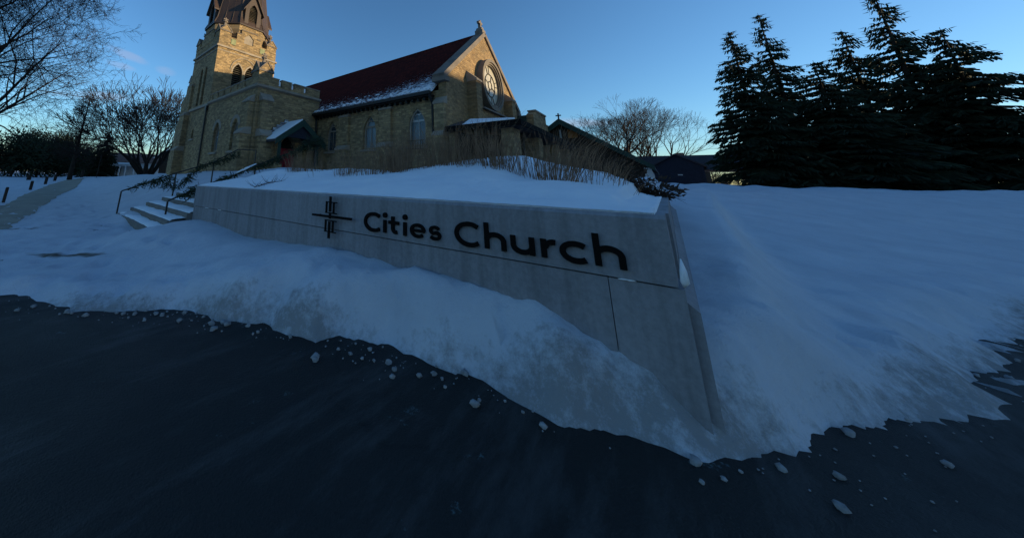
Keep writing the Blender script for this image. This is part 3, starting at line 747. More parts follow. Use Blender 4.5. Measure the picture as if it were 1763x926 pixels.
def pilaster(x0, x1, zt):
    g = MB(); g.box((x0,7.42,-.5),(x1,8.05,zt-.5)); b = g.build('buttress', M['gable_stone'], ch)
    g = MB(); g.prism((x0-.03,0,0), YU, ZU, (x1-x0+.06,0,0), [(7.36,zt-.5),(8.02,zt-.5),(8.02,zt+.25),(7.36,zt-.38)]); g.build('weathering', M['trim'], b)
pilaster(17.3,18.05,6.55); pilaster(23.3,24.05,6.5)
g = MB(); g.box((18.06,7.55,-.5),(23.29,8.05,4.45)); g.box((24.06,7.55,-.5),(26.25,8.05,4.45)); b = g.build('gable_plinth', M['gable_stone'], ch)
g = MB(); g.prism((18.06,0,0), YU, ZU, (8.25,0,0), [(7.32,4.45),(7.56,4.45),(8.02,4.452),(8.02,4.75),(7.32,4.55)]); g.build('weathering', M['coping'], b)
def slope_slab(p0, p1, y0, y1, t0, t1, name, m_, parent):
    """coping slab following a rake in the X-Z plane between p0 and p1"""
    g = MB(); dx, dz = p1[0]-p0[0], p1[1]-p0[1]; L = math.hypot(dx,dz); nx_, nz_ = -dz/L, dx/L
    if nz_ < 0: nx_, nz_ = -nx_, -nz_
    q = [(p0[0]+nx_*t0,p0[1]+nz_*t0),(p1[0]+nx_*t0,p1[1]+nz_*t0),(p1[0]+nx_*t1,p1[1]+nz_*t1),(p0[0]+nx_*t1,p0[1]+nz_*t1)]
    g.prism((0,y0,0), XU, ZU, (0,y1-y0,0), q); return g.build(name, m_, parent)
slope_slab((XN-.25,5.62),(XM,ZA+.13),7.88,8.62,-.06,.24,'coping',M['coping'],ch)
slope_slab((XR+.25,5.62),(XM+.002,ZA+.13),7.885,8.615,-.06,.24,'coping',M['coping'],ch)
for sx, xx in ((-1,XN),(1,XR)):
    g = MB(); g.box((xx-.34 if sx < 0 else xx-.2,7.86,5.42),(xx+.2 if sx < 0 else xx+.34,8.66,5.68)); g.build('kneeler', M['coping'], ch)
# cross on the gable
g = MB(); g.box((XM-.27,7.95,10.3),(XM+.27,8.5,10.72)); g.prism((0,8.03,0), XU, ZU, (0,.4,0), [(XM-.27,10.72),(XM+.27,10.72),(XM+.12,10.95),(XM-.12,10.95)])
b = g.build('gable_cross', M['coping'], ch)
g = MB(); g.box((XM-.085,8.14,10.95),(XM+.085,8.32,11.55)); g.box((XM-.29,8.145,11.26),(XM-.086,8.315,11.43)); g.box((XM+.086,8.145,11.26),(XM+.29,8.315,11.43))
g.build('cross', M['coping'], b)
# --- nave roof
def roofslab(x0,z0,x1,z1,y0,y1,th,m_,name):
    g = MB(); L = math.hypot(x1-x0,z1-z0); nx_,nz_ = -(z1-z0)/L,(x1-x0)/L
    if nz_ < 0: nx_,nz_ = -nx_,-nz_
    g.prism((0,y0,0), XU, ZU, (0,y1-y0,0), [(x0,z0),(x1,z1),(x1+nx_*th,z1+nz_*th),(x0+nx_*th,z0+nz_*th)]); return g.build(name, m_, ch)
roofslab(XN-.42,4.86,20.5,10.36,8.62,33,.14,M['redroof'],'nave_roof')
roofslab(XR+.42,4.86,20.502,10.36,8.62,33,.14,M['redroof'],'nave_roof')
g = MB(); g.tube([(20.5,8.64,10.5),(20.5,33,10.5)], .11, 6); g.build('ridge', M['redroof'], ch)
g = MB(); g.box((XN-.62,8.7,4.72),(XN-.42,19.15,4.9)); g.box((XN-.41,8.7,4.66),(XN-.03,19.15,4.74)); b = g.build('gutter', M['black'], ch)
g = MB()
for k in range(26): y = 8.75+k*.41; g.box((XN-.3,y,4.5),(XN-.02,y+.12,4.655))
g.build('bracket', M['black'], b)
rn = random.Random(9); g = MB()                       # ragged snow caught along the eaves
for k in range(85):
    y = rn.uniform(8.7,19.0); s_ = rn.random()**2.2*.7; x = XN-.40+s_*1.1; z = 4.86+(x-XN+.42)*(10.36-4.86)/(20.5-XN+.42)+.16
    L = rn.uniform(.15,.55); r_ = rn.uniform(.03,.075)*(1.1-s_*.6)
    g.tube([(x+.05,y-L/2,z),(x,y-L/5,z+.02),(x-.04*rn.random(),y+L/5,z+.02),(x+.03,y+L/2,z)], [.01,r_,r_*.9,.01], 5)
g.build('roof_snow', M['snow'], ch, smooth=True)
def pipe(pts, r_, name='downspout'): g = MB(); g.tube(pts, r_, 8); return g.build(name, M['black'], ch)
pipe([(XN-.5,8.79,4.75),(XN-.3,8.79,4.5),(XN-.12,8.79,4.3),(XN-.12,8.79,-.4)], .075)
pipe([(XN-.5,19.02,4.75),(XN-.2,19.05,4.4),(XN-.14,19.05,-.4)], .07)
# --- entrance block (vestibule)
XV, YV, YT = 9.48, 19.2, 27.8
g = MB(); WV = [(22.0,1.08,1.85,4.12),(25.3,1.1,1.85,4.14)]
g.prism((XV,0,0), YU, ZU, (.45,0,0), [(YV,-.6),(YT-.01,-.6),(YT-.01,6.0),(YV,6.0)], [lancet(*q) for q in WV])
DR = (12.25,1.7,-.3,3.0)
g.prism((0,YV,0), XU, ZU, (0,.45,0), [(XV+.452,-.6),(XN+.1,-.6),(XN+.1,6.0),(XV+.452,6.0)], [lancet(*DR)])
g.box((XV+.5,YV+.5,5.7),(XN+.05,YT-.1,5.95))
g.build('vestibule', M['stone'], ch)
for (c_, w_, a, b) in WV:
    f = ring(lancet(c_, w_-.006, a+.003, b-.003), lancet(c_, w_-.22, a+.1, b-.12), (XV+.2,0,0), YU, ZU, (.12,0,0), 'window', M['trim'], ch)
    g = MB(); g.prism((XV+.3,0,0), YU, ZU, (.03,0,0), lancet(c_, w_-.02, a+.01, b-.02)); g.build('pane', M['blueglass'], f)
    g = MB(); g.box((XV+.25,c_-.02,a+.1),(XV+.29,c_+.02,b-.15)); g.box((XV+.25,c_-w_/2+.1,3.0),(XV+.288,c_+w_/2-.1,3.05)); g.build('tracery', M['white'], f)
    g = MB(); g.prism((0,c_-w_/2-.15,0), XU, ZU, (0,w_+.3,0), [(XV-.14,a-.2),(XV+.1,a-.2),(XV+.1,a),(XV-.14,a-.1)]); g.build('sill', M['trim'], f)
    o_ = lancet(c_, w_+.5, 3.1, b+.26)[2:]; i_ = lancet(c_, w_+.05, 3.1, b+.03)[2:]
    g = MB(); g.prism((XV-.02,0,0), YU, ZU, (.05,0,0), o_+i_[::-1]); g.build('arch', M['trim'], f)
g = MB(); g.box((11.5,YV+.3,-.3),(13.0,YV+.38,2.07)); d_ = g.build('door', M['red_door'], ch)
g = MB()
for xx in (11.62,12.36): 
    g.box((xx,YV+.275,.9),(xx+.5,YV+.298,1.9)); g.box((xx,YV+.275,-.1),(xx+.5,YV+.298,.7))
g.build('door_panel', M['red_door'], d_)
g = MB(); g.box((12.22,YV+.27,.6),(12.28,YV+.299,.95)); g.build('handle', M['black'], d_)
g = MB(); g.prism((0,YV+.34,0), XU, ZU, (0,.04,0), lancet(12.25,1.7,2.08,3.0)); g.build('transom', M['dark'], ch)
# string course and battlements
g = MB(); g.prism((0,YV-.16,0), YU, ZU, (0,0,0), []) if False else None
def band(x0, y0, x1, y1, z0, z1, pj, name, m_='trim'):
    g = MB()
    pr = [(-pj*.3,z0),(0.06,z0),(0.06,z1),(-pj,z1-.04),(-pj,z0+.08)]
    g.prism((x0-pj-.003,y0,0), YU, ZU, (x1-x0+pj+.003,0,0), [(a,b) for a,b in pr])
    g.prism((x0,y0+.001,0), XU, ZU, (0,y1-y0,0), [(a,b-.0015) for a,b in pr])
    return g.build(name, M[m_], ch)
band(XV,YV,XN+.12,YT,5.96,6.22,.17,'string_course')
def crenel(g, cap, o, u, n_in, L, z0, z1, zc, slots, sw_=.25, th=.3):
    """parapet wall with slots along direction u from o; n_in points inwards"""
    pts = [(0,z0)]; pts = [(0,z0),(L,z0),(L,z1)]
    for s_ in sorted(slots, reverse=True): pts += [(s_+sw_/2,z1),(s_+sw_/2,zc),(s_-sw_/2,zc),(s_-sw_/2,z1)]
    pts.append((0,z1)); g.prism(o, u, ZU, Vector(n_in)*th, pts)
    a = 0
    for s_ in sorted(slots)+[None]:
        b = s_-sw_/2 if s_ is not None else L
        cap.prism(Vector(o)-Vector(n_in)*.04, u, ZU, Vector(n_in)*(th+.08), [(a-.03 if a else 0,z1+.002),(b+.03 if s_ is not None else b,z1+.002),(b+.03 if s_ is not None else b,z1+.07),(a-.03 if a else 0,z1+.07)])
        if s_ is not None: a = s_+sw_/2
g = MB(); cp_ = MB()
crenel(g, cp_, (10.42,YV+.02,0), XU, YU, XN-10.35, 6.22, 6.84, 6.4, [.76,1.83,2.95])
crenel(g, cp_, (XV+.02,20.25,0), YU, XU, YT-20.3, 6.22, 6.82, 6.4, [1.0,2.2,3.4,4.6,5.8,7.0])
b = g.build('parapet', M['stone'], ch); cp_.build('capping', M['trim'], b)
g = MB()
for s_ in (.76,1.83,2.95): g.box((10.42+s_-.12,YV+.04,6.402),(10.42+s_+.02,YV+.3,6.72))
g.build('parapet_snow', M['snow'], b)
def gablet(x0, y0, s_, z0, ze, za, fin, name='pinnacle'):
    """square corner pier with a gablet on each face and a finial"""
    g = MB(); g.box((x0,y0,z0),(x0+s_,y0+s_,ze)); c = s_/2
    e = .02
    g.prism((x0+.012,y0-e,0), XU, ZU, (0,s_+2*e,0), [(0,ze-.003),(s_-.024,ze-.003),(c-.012,za)])
    g.prism((x0-e,y0+.012,0), YU, ZU, (s_+2*e,0,0), [(0,ze-.005),(s_-.024,ze-.005),(c-.012,za-.004)])
    b = g.build(name, M['stone'], ch); q = MB()
    for sg in (-1,1):
        L = math.hypot(c,za-ze)
        q.prism((x0+c,y0-.07,0), XU, ZU, (0,s_+.14,0), [(0,za+.0),(0,za+.1),(sg*(c+.08),ze+.02),(sg*(c+.08),ze-.06)])
        q.prism((x0-.071,y0+c,0), YU, ZU, (s_+.142,0,0), [(0,za-.003),(0,za+.097),(sg*(c+.081),ze+.018),(sg*(c+.081),ze-.062)])
    q.build('coping', M['coping'], b)
    q = MB(); X, Y = x0+c, y0+c
    q.tube([(X,Y,za),(X,Y,lerp(za,fin,.45)),(X,Y,lerp(za,fin,.5)),(X,Y,lerp(za,fin,.62)),(X,Y,lerp(za,fin,.7)),(X,Y,fin)], [s_*.17,s_*.09,s_*.2,s_*.2,s_*.08,s_*.06], 6)
    zz = lerp(za,fin,.82); q.box((X-s_*.2,Y-.04,zz-.05),(X+s_*.2,Y+.04,zz+.05)); q.build('finial', M['coping'], b)
gablet(9.46,19.18,1.02,6.22,7.22,7.88,8.72)
buttress(9.72,10.52,YV,0,[(2.62,.75),(5.05,.42)],'Y'); buttress(XV,0,19.45,20.35,[(2.75,.7),(4.95,.38)],'X')
# --- tower
XT1, YT1 = 15.3, 33.8
LL = [(31.0,.62,6.3,10.05),(29.9,.62,6.3,10.05),(30.85,.5,3.3,4.15)]
LR = [(11.55,.9,6.95,10.32),(12.73,.9,6.95,10.32)]
g = MB()
g.prism((XV+.003,0,0), YU, ZU, (.5,0,0), [(YT,-.6),(YT1,-.6),(YT1,12.55),(YT,12.55)], [lancet(*q) for q in LL])
g.prism((0,YT+.001,0), XU, ZU, (0,.5,0), [(XV+.505,-.6),(XT1,-.6),(XT1,12.55),(XV+.505,12.55)], [lancet(*q) for q in LR])
g.box((XT1-.5,YT+.505,-.6),(XT1,YT1,12.55)); g.box((XV+.507,YT1-.5,-.6),(XT1-.502,YT1-.002,12.55)); g.box((XV+.6,YT+.6,12.1),(XT1-.6,YT1-.6,12.4))
tw = g.build('tower', M['stone'], ch)
def louvres(axis_, c_, w_, a, b, depth):
    g = MB(); n = int((b-a)/.2)
    for k in range(n):
        z = a+.1+k*.2; hw = w_/2-.01
        if z > b-w_*.9: hw *= max(.12, 1-((z-(b-w_*.9))/(w_*.9))**1.6)
        if axis_ == 'Y': g.prism((c_-hw,0,0), YU, ZU, (2*hw,0,0), [(YT+depth,z-.07),(YT+depth+.03,z-.07),(YT+depth+.22,z+.07),(YT+depth+.19,z+.07)])
        else: g.prism((0,c_-hw,0), XU, ZU, (0,2*hw,0), [(XV+depth,z-.07),(XV+depth+.03,z-.07),(XV+depth+.22,z+.07),(XV+depth+.19,z+.07)])
    o = g.build('louvre', M['louvre'], ch)
    g = MB()
    if axis_ == 'Y': g.prism((0,YT+.46,0), XU, ZU, (0,.03,0), lancet(c_,w_-.01,a,b))
    else: g.prism((XV+.46,0,0), YU, ZU, (.03,0,0), lancet(c_,w_-.01,a,b))
    g.build('backing', M['dark'], o)
for q in LR: louvres('Y', *q, .12)
for q in LL[:2]: louvres('X', *q, .15)
g = MB(); g.prism((XV+.3,0,0), YU, ZU, (.03,0,0), lancet(30.85,.48,3.31,4.13)); g.build('window', M['glass'], ch)
g = MB(); g.prism((0,30.4,0), XU, ZU, (0,.9,0), [(XV-.12,3.08),(XV+.1,3.08),(XV+.1,3.28),(XV-.12,3.18)]); g.build('sill', M['trim'], ch)
for q in LR+[(12.14,2.5,8.6,10.95)]:
    o_ = lancet(q[0],q[1]+(.3 if q[1] < 2 else .14),8.7,q[3]+(.16 if q[1] < 2 else .1))[2:]; i_ = lancet(q[0],q[1]+.04,8.7,q[3]+.02)[2:]
    g = MB(); g.prism((0,YT-(.015 if q[1] < 2 else .06),0), XU, ZU, (0,.08,0), o_+i_[::-1]); g.build('hood_mould', M['trim'], ch)
def sq_band(x0,y0,x1,y1,z0,z1,pj,name):
    g = MB(); g.box((x0-pj,y0-pj,z0),(x1+pj,y0+.05,z1)); g.box((x0-pj-.002,y0+.052,z0+.001),(x0+.05,y1+pj,z1-.001)); g.box((x1-.05,y0+.053,z0+.001),(x1+pj,y1+pj,z1-.001)); return g.build(name, M['trim'], ch)
sq_band(XV,YT,XT1,YT1,11.53,11.7,.13,'string_course'); sq_band(XV+.02,YT+.02,XT1-.02,YT1,11.18,11.26,.06,'string_course')
g = MB(); g.box((XV-.14,YT-.02,5.9),(XV+.05,34.2,6.12)); g.build('string_course', M['trim'], ch)
# tower parapet, both visible faces
g = MB()
pr = [(10.5,12.5),(14.15,12.5),(14.15,12.75),(13.4,12.75),(13.4,13.35),(13.05,13.35),(13.05,13.8),(11.45,13.8),(11.45,13.35),(11.05,13.35),(11.05,12.75),(10.5,12.75)]
g.prism((0,YT-.03,0), XU, ZU, (0,.4,0), pr, [[(11.78,12.15+.4),(12.72,12.55),(12.72,13.2),(12.25,13.62),(11.78,13.2)]])
pl_ = [(28.8,12.5),(32.8,12.5),(32.8,12.75),(32.3,12.75),(32.3,13.35),(31.9,13.35),(31.9,13.7),(29.6,13.7),(29.6,13.35),(29.2,13.35),(29.2,12.75),(28.8,12.75)]
g.prism((XV-.03,0,0), YU, ZU, (.4,0,0), pl_)
b = g.build('parapet', M['stone'], ch)
g = MB(); g.box((11.79,YT+.05,12.56),(12.71,YT+.3,13.6)); g.build('panel', M['trim'], b)
g = MB(); g.box((11.4,YT-.1,13.803),(13.1,YT+.42,13.9)); g.box((11.0,YT-.09,13.352),(11.42,YT+.41,13.43)); g.box((13.08,YT-.09,13.352),(13.45,YT+.41,13.43))
g.box((XV-.1,29.55,13.703),(XV+.42,31.95,13.8)); g.build('capping', M['coping'], b)
g = MB(); g.box((10.56,YT-.05,12.05),(11.0,YT-.0,12.6)); g.box((13.5,YT-.05,12.05),(14.0,YT-.0,12.6)); g.build('mossy_block', rough_mat('mossy_stone',(.17,.2,.10),(.3,.3,.17),3), b)
g = MB(); g.box((12.1,YT-.12,12.6),(12.14,YT,12.62)); 
for (x0,y0) in ((XV-.02,YT-.02),(14.2,YT-.02),(XV-.02,32.75),(14.2,32.75)): gablet(x0,y0,1.06,12.5,13.2,13.8,14.72)
def octa(ap, z, cx_=12.4, cy_=30.8):
    r_ = ap/math.cos(PI/8); return [(cx_+r_*math.cos(PI/8+PI/4*k), cy_+r_*math.sin(PI/8+PI/4*k), z) for k in range(8)]
def loft(rings, name, m_, parent):
    g = MB(); g.v = [p for r_ in rings for p in r_]
    for i in range(len(rings)-1):
        for k in range(8): g.f.append((i*8+k, i*8+(k+1)%8, i*8+8+(k+1)%8, i*8+8+k))
    g.f.append(tuple(range((len(rings)-1)*8, len(rings)*8))); return g.build(name, m_, parent)
loft([octa(2.86,12.3),octa(2.86,14.42)],'octagon_base',M['stone'],ch)
sp_ = loft([octa(3.0,14.42),octa(3.0,14.55),octa(2.72,15.3),octa(2.62,16.2),octa(.05,33)],'spire',M['brown'],ch)
g = MB()
for k in range(8):
    for f in (0,.33,.66):
        a0, b0 = Vector(octa(2.99,14.57)[k]), Vector(octa(2.99,14.57)[(k+1)%8]); a1, b1 = Vector(octa(2.73,15.3)[k]), Vector(octa(2.73,15.3)[(k+1)%8]); a2, b2 = Vector(octa(.3,31.4)[k]), Vector(octa(.3,31.4)[(k+1)%8])
        g.tube([a0.lerp(b0,f), a1.lerp(b1,f), a2.lerp(b2,f)], .035 if f else .06, 4)
g.build('seam', M['brown'], sp_)
def dormer(ang):
    """louvred gabled dormer standing out of the spire"""
    c_, s_ = math.cos(ang), math.sin(ang); o = Vector((12.4,30.8,0)); n_ = Vector((c_,s_,0)); u = Vector((-s_,c_,0))
    g = MB(); d0, d1 = 1.3, 2.92
    g.prism(o+n_*d1, u, ZU, n_*(d0-d1), [(-.82,14.6),(.82,14.6),(.82,16.45),(0,18.0),(-.82,16.45)], [lancet(0,.86,14.75,17.0)])
    b = g.build('dormer', M['brown'], ch)
    g = MB()
    for sg in (-1,1): g.prism(o+n_*(d1+.22), u, ZU, n_*(d0-d1-.8), [(0,18.03),(0,18.2),(sg*1.08,16.15),(sg*1.08,15.98)])
    g.build('dormer_roof', M['brown'], b)
    g = MB()
    for k in range(12):
        z = 14.85+k*.17; hw = .42 if z < 16.1 else .42*max(.1,1-((z-16.1)/.9)**1.5)
        g.prism(o+n_*(d1-.08)-u*hw, n_, ZU, u*2*hw, [(0,z-.06),(-.02,z-.06),(-.16,z+.06),(-.14,z+.06)])
    g.prism(o+n_*(d1-.35), u, ZU, -n_*.03, lancet(0,.85,14.76,16.98)); g.build('louvre', M['louvre'], b)
for a in (-90,180,0,90): dormer(R(a))
# tower side buttresses stepping out on the far left, with a small cross-topped pinnacle
g = MB()
for (y1, z1) in ((37.4,2.2),(36.8,5.4),(36.2,7.6),(35.2,9.3)): pass
prev = -.6
for (y1, z1, x0) in ((37.3,2.4,9.55),(36.7,5.3,9.57),(36.1,7.7,9.59),(35.2,9.2,9.62)):
    g.prism((x0,0,0), YU, ZU, (1.2,0,0), [(33.81,prev),(y1,prev),(y1,z1-.35),(y1-.55,z1+.2),(33.81,z1+.2)]); prev = z1-.002
b = g.build('buttress', M['stone'], ch)
g = MB(); g.prism((9.6,0,0), YU, ZU, (1.1,0,0), [(34.1,9.4),(35.1,9.4),(34.6,10.15)]); g.box((10.08,34.55,10.1),(10.16,34.65,10.6)); g.box((9.93,34.56,10.3),(10.31,34.64,10.38)); g.build('finial', M['coping'], b)
buttress(XV,0,32.6,33.75,[(2.2,.75),(5.6,.45),(8.6,.2)],'X')
pipe([(XV-.1,27.95,5.85),(XV-.1,27.95,-.3)], .075)
g = MB(); g.box((XV-.2,27.82,5.5),(XV-.0,28.1,5.86)); g.build('rain_hopper', M['black'], ch)
# --- gabled entrance porch
PXc, PYf = 12.05, 17.25
g = MB()
for sg in (-1,1): g.prism((PXc,PYf,0), XU, ZU, (0,YV-PYf-.02,0), [(0,3.72),(0,3.86),(sg*1.95,2.38),(sg*1.95,2.24)])
po = g.build('porch', M['shingle'], ch)
g = MB()
for sg in (-1,1): g.prism((PXc,PYf-.06,0), XU, ZU, (0,.055,0), [(0,3.42),(0,3.9),(sg*2.0,2.40),(sg*2.0,2.02)])
g.build('bargeboard', M['green'], po)
g = MB(); g.prism((PXc,PYf+.15,0), XU, ZU, (0,.04,0), [(-1.35,2.62),(1.35,2.62),(0,3.68)]); g.build('tympanum', M['siding'], po)
g = MB(); g.box((PXc-1.7,PYf+.1,-.3),(PXc-1.3,YV-.03,.9)); g.box((PXc+1.3,PYf+.1,-.3),(PXc+1.7,YV-.03,.9)); g.box((PXc-1.62,YV-.6,.9),(PXc-1.3,YV-.02,2.4)); g.build('cheek_wall', M['stone'], po)
g = MB()
for xx in (-1.58,1.42): g.box((PXc+xx,PYf+.2,.9),(PXc+xx+.16,PYf+.36,2.5))
g.build('porch_post', M['green'], po)
g = MB(); g.prism((PXc,PYf+.02,0), XU, ZU, (0,YV-PYf-.3,0), [(-.05,3.84),(-.05,3.93),(-1.0,3.24),(-1.93,2.5),(-1.93,2.4)]); g.build('porch_snow', M['snow'], po)
g = MB()
for k in range(7):
    f = k/6; xx = PXc-.15-f*1.75; zz = 3.86-f*1.36; g.box((xx-.16,YV-.14,zz-.05),(xx+.13,YV-.002,zz+.2))
g.build('stepped_flashing', M['redroof'], po)
# --- open cloister in front of the gable
NX0, NY0, NX1, NZ = 14.6, 4.6, 26.2, 2.8
nv = thing('gable_porch', (20,6,.3), 'low hipped stone porch along the foot of the rose window gable', 'porch')
for (x, y, sx, sy) in ((14.7,4.75,.95,.52),(14.7,7.62,.8,.32),(18.6,4.75,.8,.8),(22.4,4.75,.8,.8),(25.2,4.75,.9,.9)):
    g = MB(); g.box((x,y,-.6),(x+sx,y+sy,NZ-.24)); g.box((x-.06,y-.06,-.6),(x+sx+.06,y+sy+.06,.75)); g.build('pier', M['stone'], nv)
g = MB(); g.box((14.78,7.4,-.5),(26,7.5,2.6)); g.box((16.9,5.0,-.5),(17.05,7.398,2.6)); g.build('shade_screen', M['darkwood'], nv)  # dark boards added so the porch openings read as deep shade
def hip(ov, z0, z1, th, name, m_, par):
    g = MB(); a = (NX0-ov,NY0-ov,z0); b = (NX1+ov,NY0-ov,z0); c = (NX1-1.3,7.5,z1); d = (NX0+1.6,7.5,z1); e = (NX0-ov,7.98,z0); f = (NX1+ov,7.98,z0); h = (NX0+1.6,7.98,z1); i = (NX1-1.3,7.98,z1)
    top = [a,b,c,d,e,f,h,i]; vs = top + [(x,y,z-th) for x,y,z in top]
    fs = [(0,1,2,3),(0,3,6,4),(1,5,7,2),(3,2,7,6)]
    g.add(vs, fs + [tuple(j+8 for j in reversed(q)) for q in fs] + [(0,8,9,1),(4,12,8,0),(1,9,13,5),(6,14,12,4)][:3]); return g.build(name, m_, par)
hp = hip(.3, NZ, 3.42, .16, 'roof', M['shingle'], nv)
g = MB(); g.box((NX0-.36,NY0-.36,NZ-.24),(NX1+.36,NY0-.302,NZ+.02)); g.box((NX0-.362,NY0-.3,NZ-.24),(NX0-.302,7.9,NZ+.02)); g.build('fascia', M['sign_black'], hp)
g = MB(); g.add([(NX0-.28,NY0-.1,NZ+.05),(NX0+1.3,7.2,3.36),(NX0+1.3,7.3,3.43),(NX0-.28,7.0,NZ+.05),(NX0-.28,NY0-.1,NZ+.12),(NX0+1.3,7.2,3.43)], [(0,1,5,4),(0,4,3),(4,5,2,3)])
g.build('roof_snow', M['snow'], hp)
# --- stone wing beyond the gable and the low green hall
wg = thing('stone_wing', (28,9,.3), 'stone block with stepped parapet and green metal side, right of the gable', 'church wing')
g = MB(); g.box((26.0,6.8,-.5),(29.5,14,4.5)); g.box((26.6,6.8,4.502),(29.5,7.3,5.75)); g.box((29.502,6.85,-.5),(30.4,14,5.0))
g.prism((0,6.802,0), XU, ZU, (0,.5,0), [(26.0,4.503),(26.598,4.503),(26.598,5.7),(26.0,5.4)]); g.build('wall', M['stone'], wg)
g = MB(); g.box((26.55,6.74,5.752),(29.56,7.36,5.87)); g.box((29.57,6.8,5.002),(30.46,7.4,5.1)); g.build('coping', M['trim'], wg)
g = MB(); g.prism((0,7.31,0), XU, ZU, (0,6.7,0), [(25.8,4.51),(29.4,4.51),(28.6,5.45),(26.1,5.4)]); g.build('roof', M['green'], wg)
g = MB(); g.box((27.4,6.755,3.0),(28.3,6.798,4.2)); g.build('window', M['glass'], wg)
hl = thing('church_hall', (36,6,.3), 'low hall with broad dark green gable and small cross on top', 'hall')
HX = 31.0; ap = (6.0,5.6); ef = (.55,1.45)
g = MB(); g.prism((HX,0,0), YU, ZU, (14,0,0), [(1.0,-.5),(11,-.5),(11,2.0),(6.0,5.2),(1.0,2.0-.28)]); g.build('wall', M['darkwood'], hl)
for sg in (-1,1):
    e = (6.0+sg*5.45, 1.45); g = MB()
    g.prism((HX-.7,0,0), YU, ZU, (15,0,0), [(6.0,5.42),(6.0,5.62),(e[0],e[1]+.16),(e[0],e[1])]); r_ = g.build('roof', M['shingle'], hl)
    g = MB(); g.prism((HX-.78,0,0), YU, ZU, (.076,0,0), [(6.0,5.16),(6.0,5.66),(e[0]-sg*-.02,e[1]+.2),(e[0]-sg*-.02,e[1]-.16)]); g.build('bargeboard', M['green'], r_)
g = MB(); g.box((HX-.7,5.95,5.6),(HX-.62,6.05,6.12)); g.box((HX-.7,5.8,5.88),(HX-.62,5.949,5.97)); g.box((HX-.7,6.051,5.88),(HX-.62,6.2,5.97)); g.build('cross', M['black'], hl)
wp = onX(986,225,HX-.03); g = MB(); g.box((HX-.05,wp.y-.3,wp.z-.62),(HX-.02,wp.y+.38,wp.z+.12)); q = g.build('window', M['reflection_orange'], hl)
g = MB(); g.box((HX-.09,wp.y+.86,wp.z-.75),(HX-.02,wp.y+.98,wp.z+.12)); g.build('frame', M['white'], q)
g = MB(); g.box((HX-.6,.72,.1),(HX-.25,1.12,1.5)); g.box((HX-.25,.8,.1),(HX+8,.98,1.45)); g.build('corner_pier', M['white'], hl)

# ------------------------------------------------------------------ bare trees
def bare_tree(H, spread, seed, levels=5, lean=.0, stems=1, first=.25, up=.45, dens=1., droop=0., trunk_r=None, conifer=False, twig=.008, kids=None):
    rn = random.Random(seed); T = MB(); B = MB()
    trunk_r = trunk_r or H*.022
    def grow(p, d_, L, r_, lv):
        n = 4 if lv < 3 else 3
        pts = [Vector(p)]; dd = Vector(d_); rad = [r_]
        for i in range(n):
            j = .09+.035*lv
            dd = (dd + Vector((rn.gauss(0,j),rn.gauss(0,j),rn.gauss(0,j)+(up*.16 if lv > 0 else .04)-droop*.1*(lv > 0)))).normalized()
            pts.append(pts[-1] + dd*L/n); rad.append(max(twig*.6, r_*(1-.88*(i+1)/n)))
        (T if lv <= 0 else B).tube(pts, rad, (9,6,5,4,3,3,3)[lv], cap=lv < 2)
        if lv >= levels: return
        kd = (kids or {0:9,1:7,2:6,3:5,4:4})[lv]; kn = max(2, int(kd*dens+rn.random()))
        for k in range(kn):
            f = first + (1-first)*(k+rn.random()*.8)/kn if lv == 0 else .18+.80*(k+rn.random())/kn
            f = min(.98, f); i = min(n-1, int(f*n)); q = pts[i].lerp(pts[i+1], f*n-i); ax = (pts[i+1]-pts[i]).normalized()
            pr_ = ax.orthogonal().normalized(); pr_.rotate(Matrix.Rotation(rn.uniform(0,2*PI) if lv else k*2.4+rn.uniform(-.4,.4), 3, ax))
            an = R(rn.uniform(32,62)); nd = ax*math.cos(an) + pr_*math.sin(an)
            if lv == 0: nl = L*spread*(1.15-.65*f)*rn.uniform(.8,1.15)
            else: nl = L*rn.uniform(.42,.68)*(1.15-.4*f)
            grow(q, nd, nl, max(twig, lerp(rad[i],rad[i+1],f*n-i)*rn.uniform(.45,.66)), lv+1)
    if conifer:
        pts = [Vector((rn.gauss(0,.03), rn.gauss(0,.03), H*i/12)) for i in range(13)]
        T.tube(pts, [trunk_r*(1-.93*i/12) for i in range(13)], 8)
        for k in range(64):
            f = .20+.78*(k/64); z = H*f; a = k*2.4+rn.uniform(-.4,.4); L = spread*H*(1.02-f)*rn.uniform(.55,1.2)+.4
            p = Vector((pts[int(f*12)].x,pts[int(f*12)].y,z)); dd = Vector((math.cos(a),math.sin(a),rn.uniform(.05,.5)))
            grow(p, dd.normalized(), L, max(.035,.13*(1.05-f)*H/15), 2)
        return T, B
    for s_ in range(stems):
        a = 2*PI*s_/stems + rn.random(); tl = (.34+rn.random()*.5) if stems > 1 else lean
        d0 = Vector((math.cos(a)*tl, math.sin(a)*tl, 1)).normalized()
        grow(Vector((math.cos(a)*.3,math.sin(a)*.3,-.3)) if stems > 1 else Vector((0,0,-.3)), d0, H*(.75 if stems > 1 else .8)*rn.uniform(.85,1.08), trunk_r*(.7 if stems > 1 else 1), 0)
    return T, B
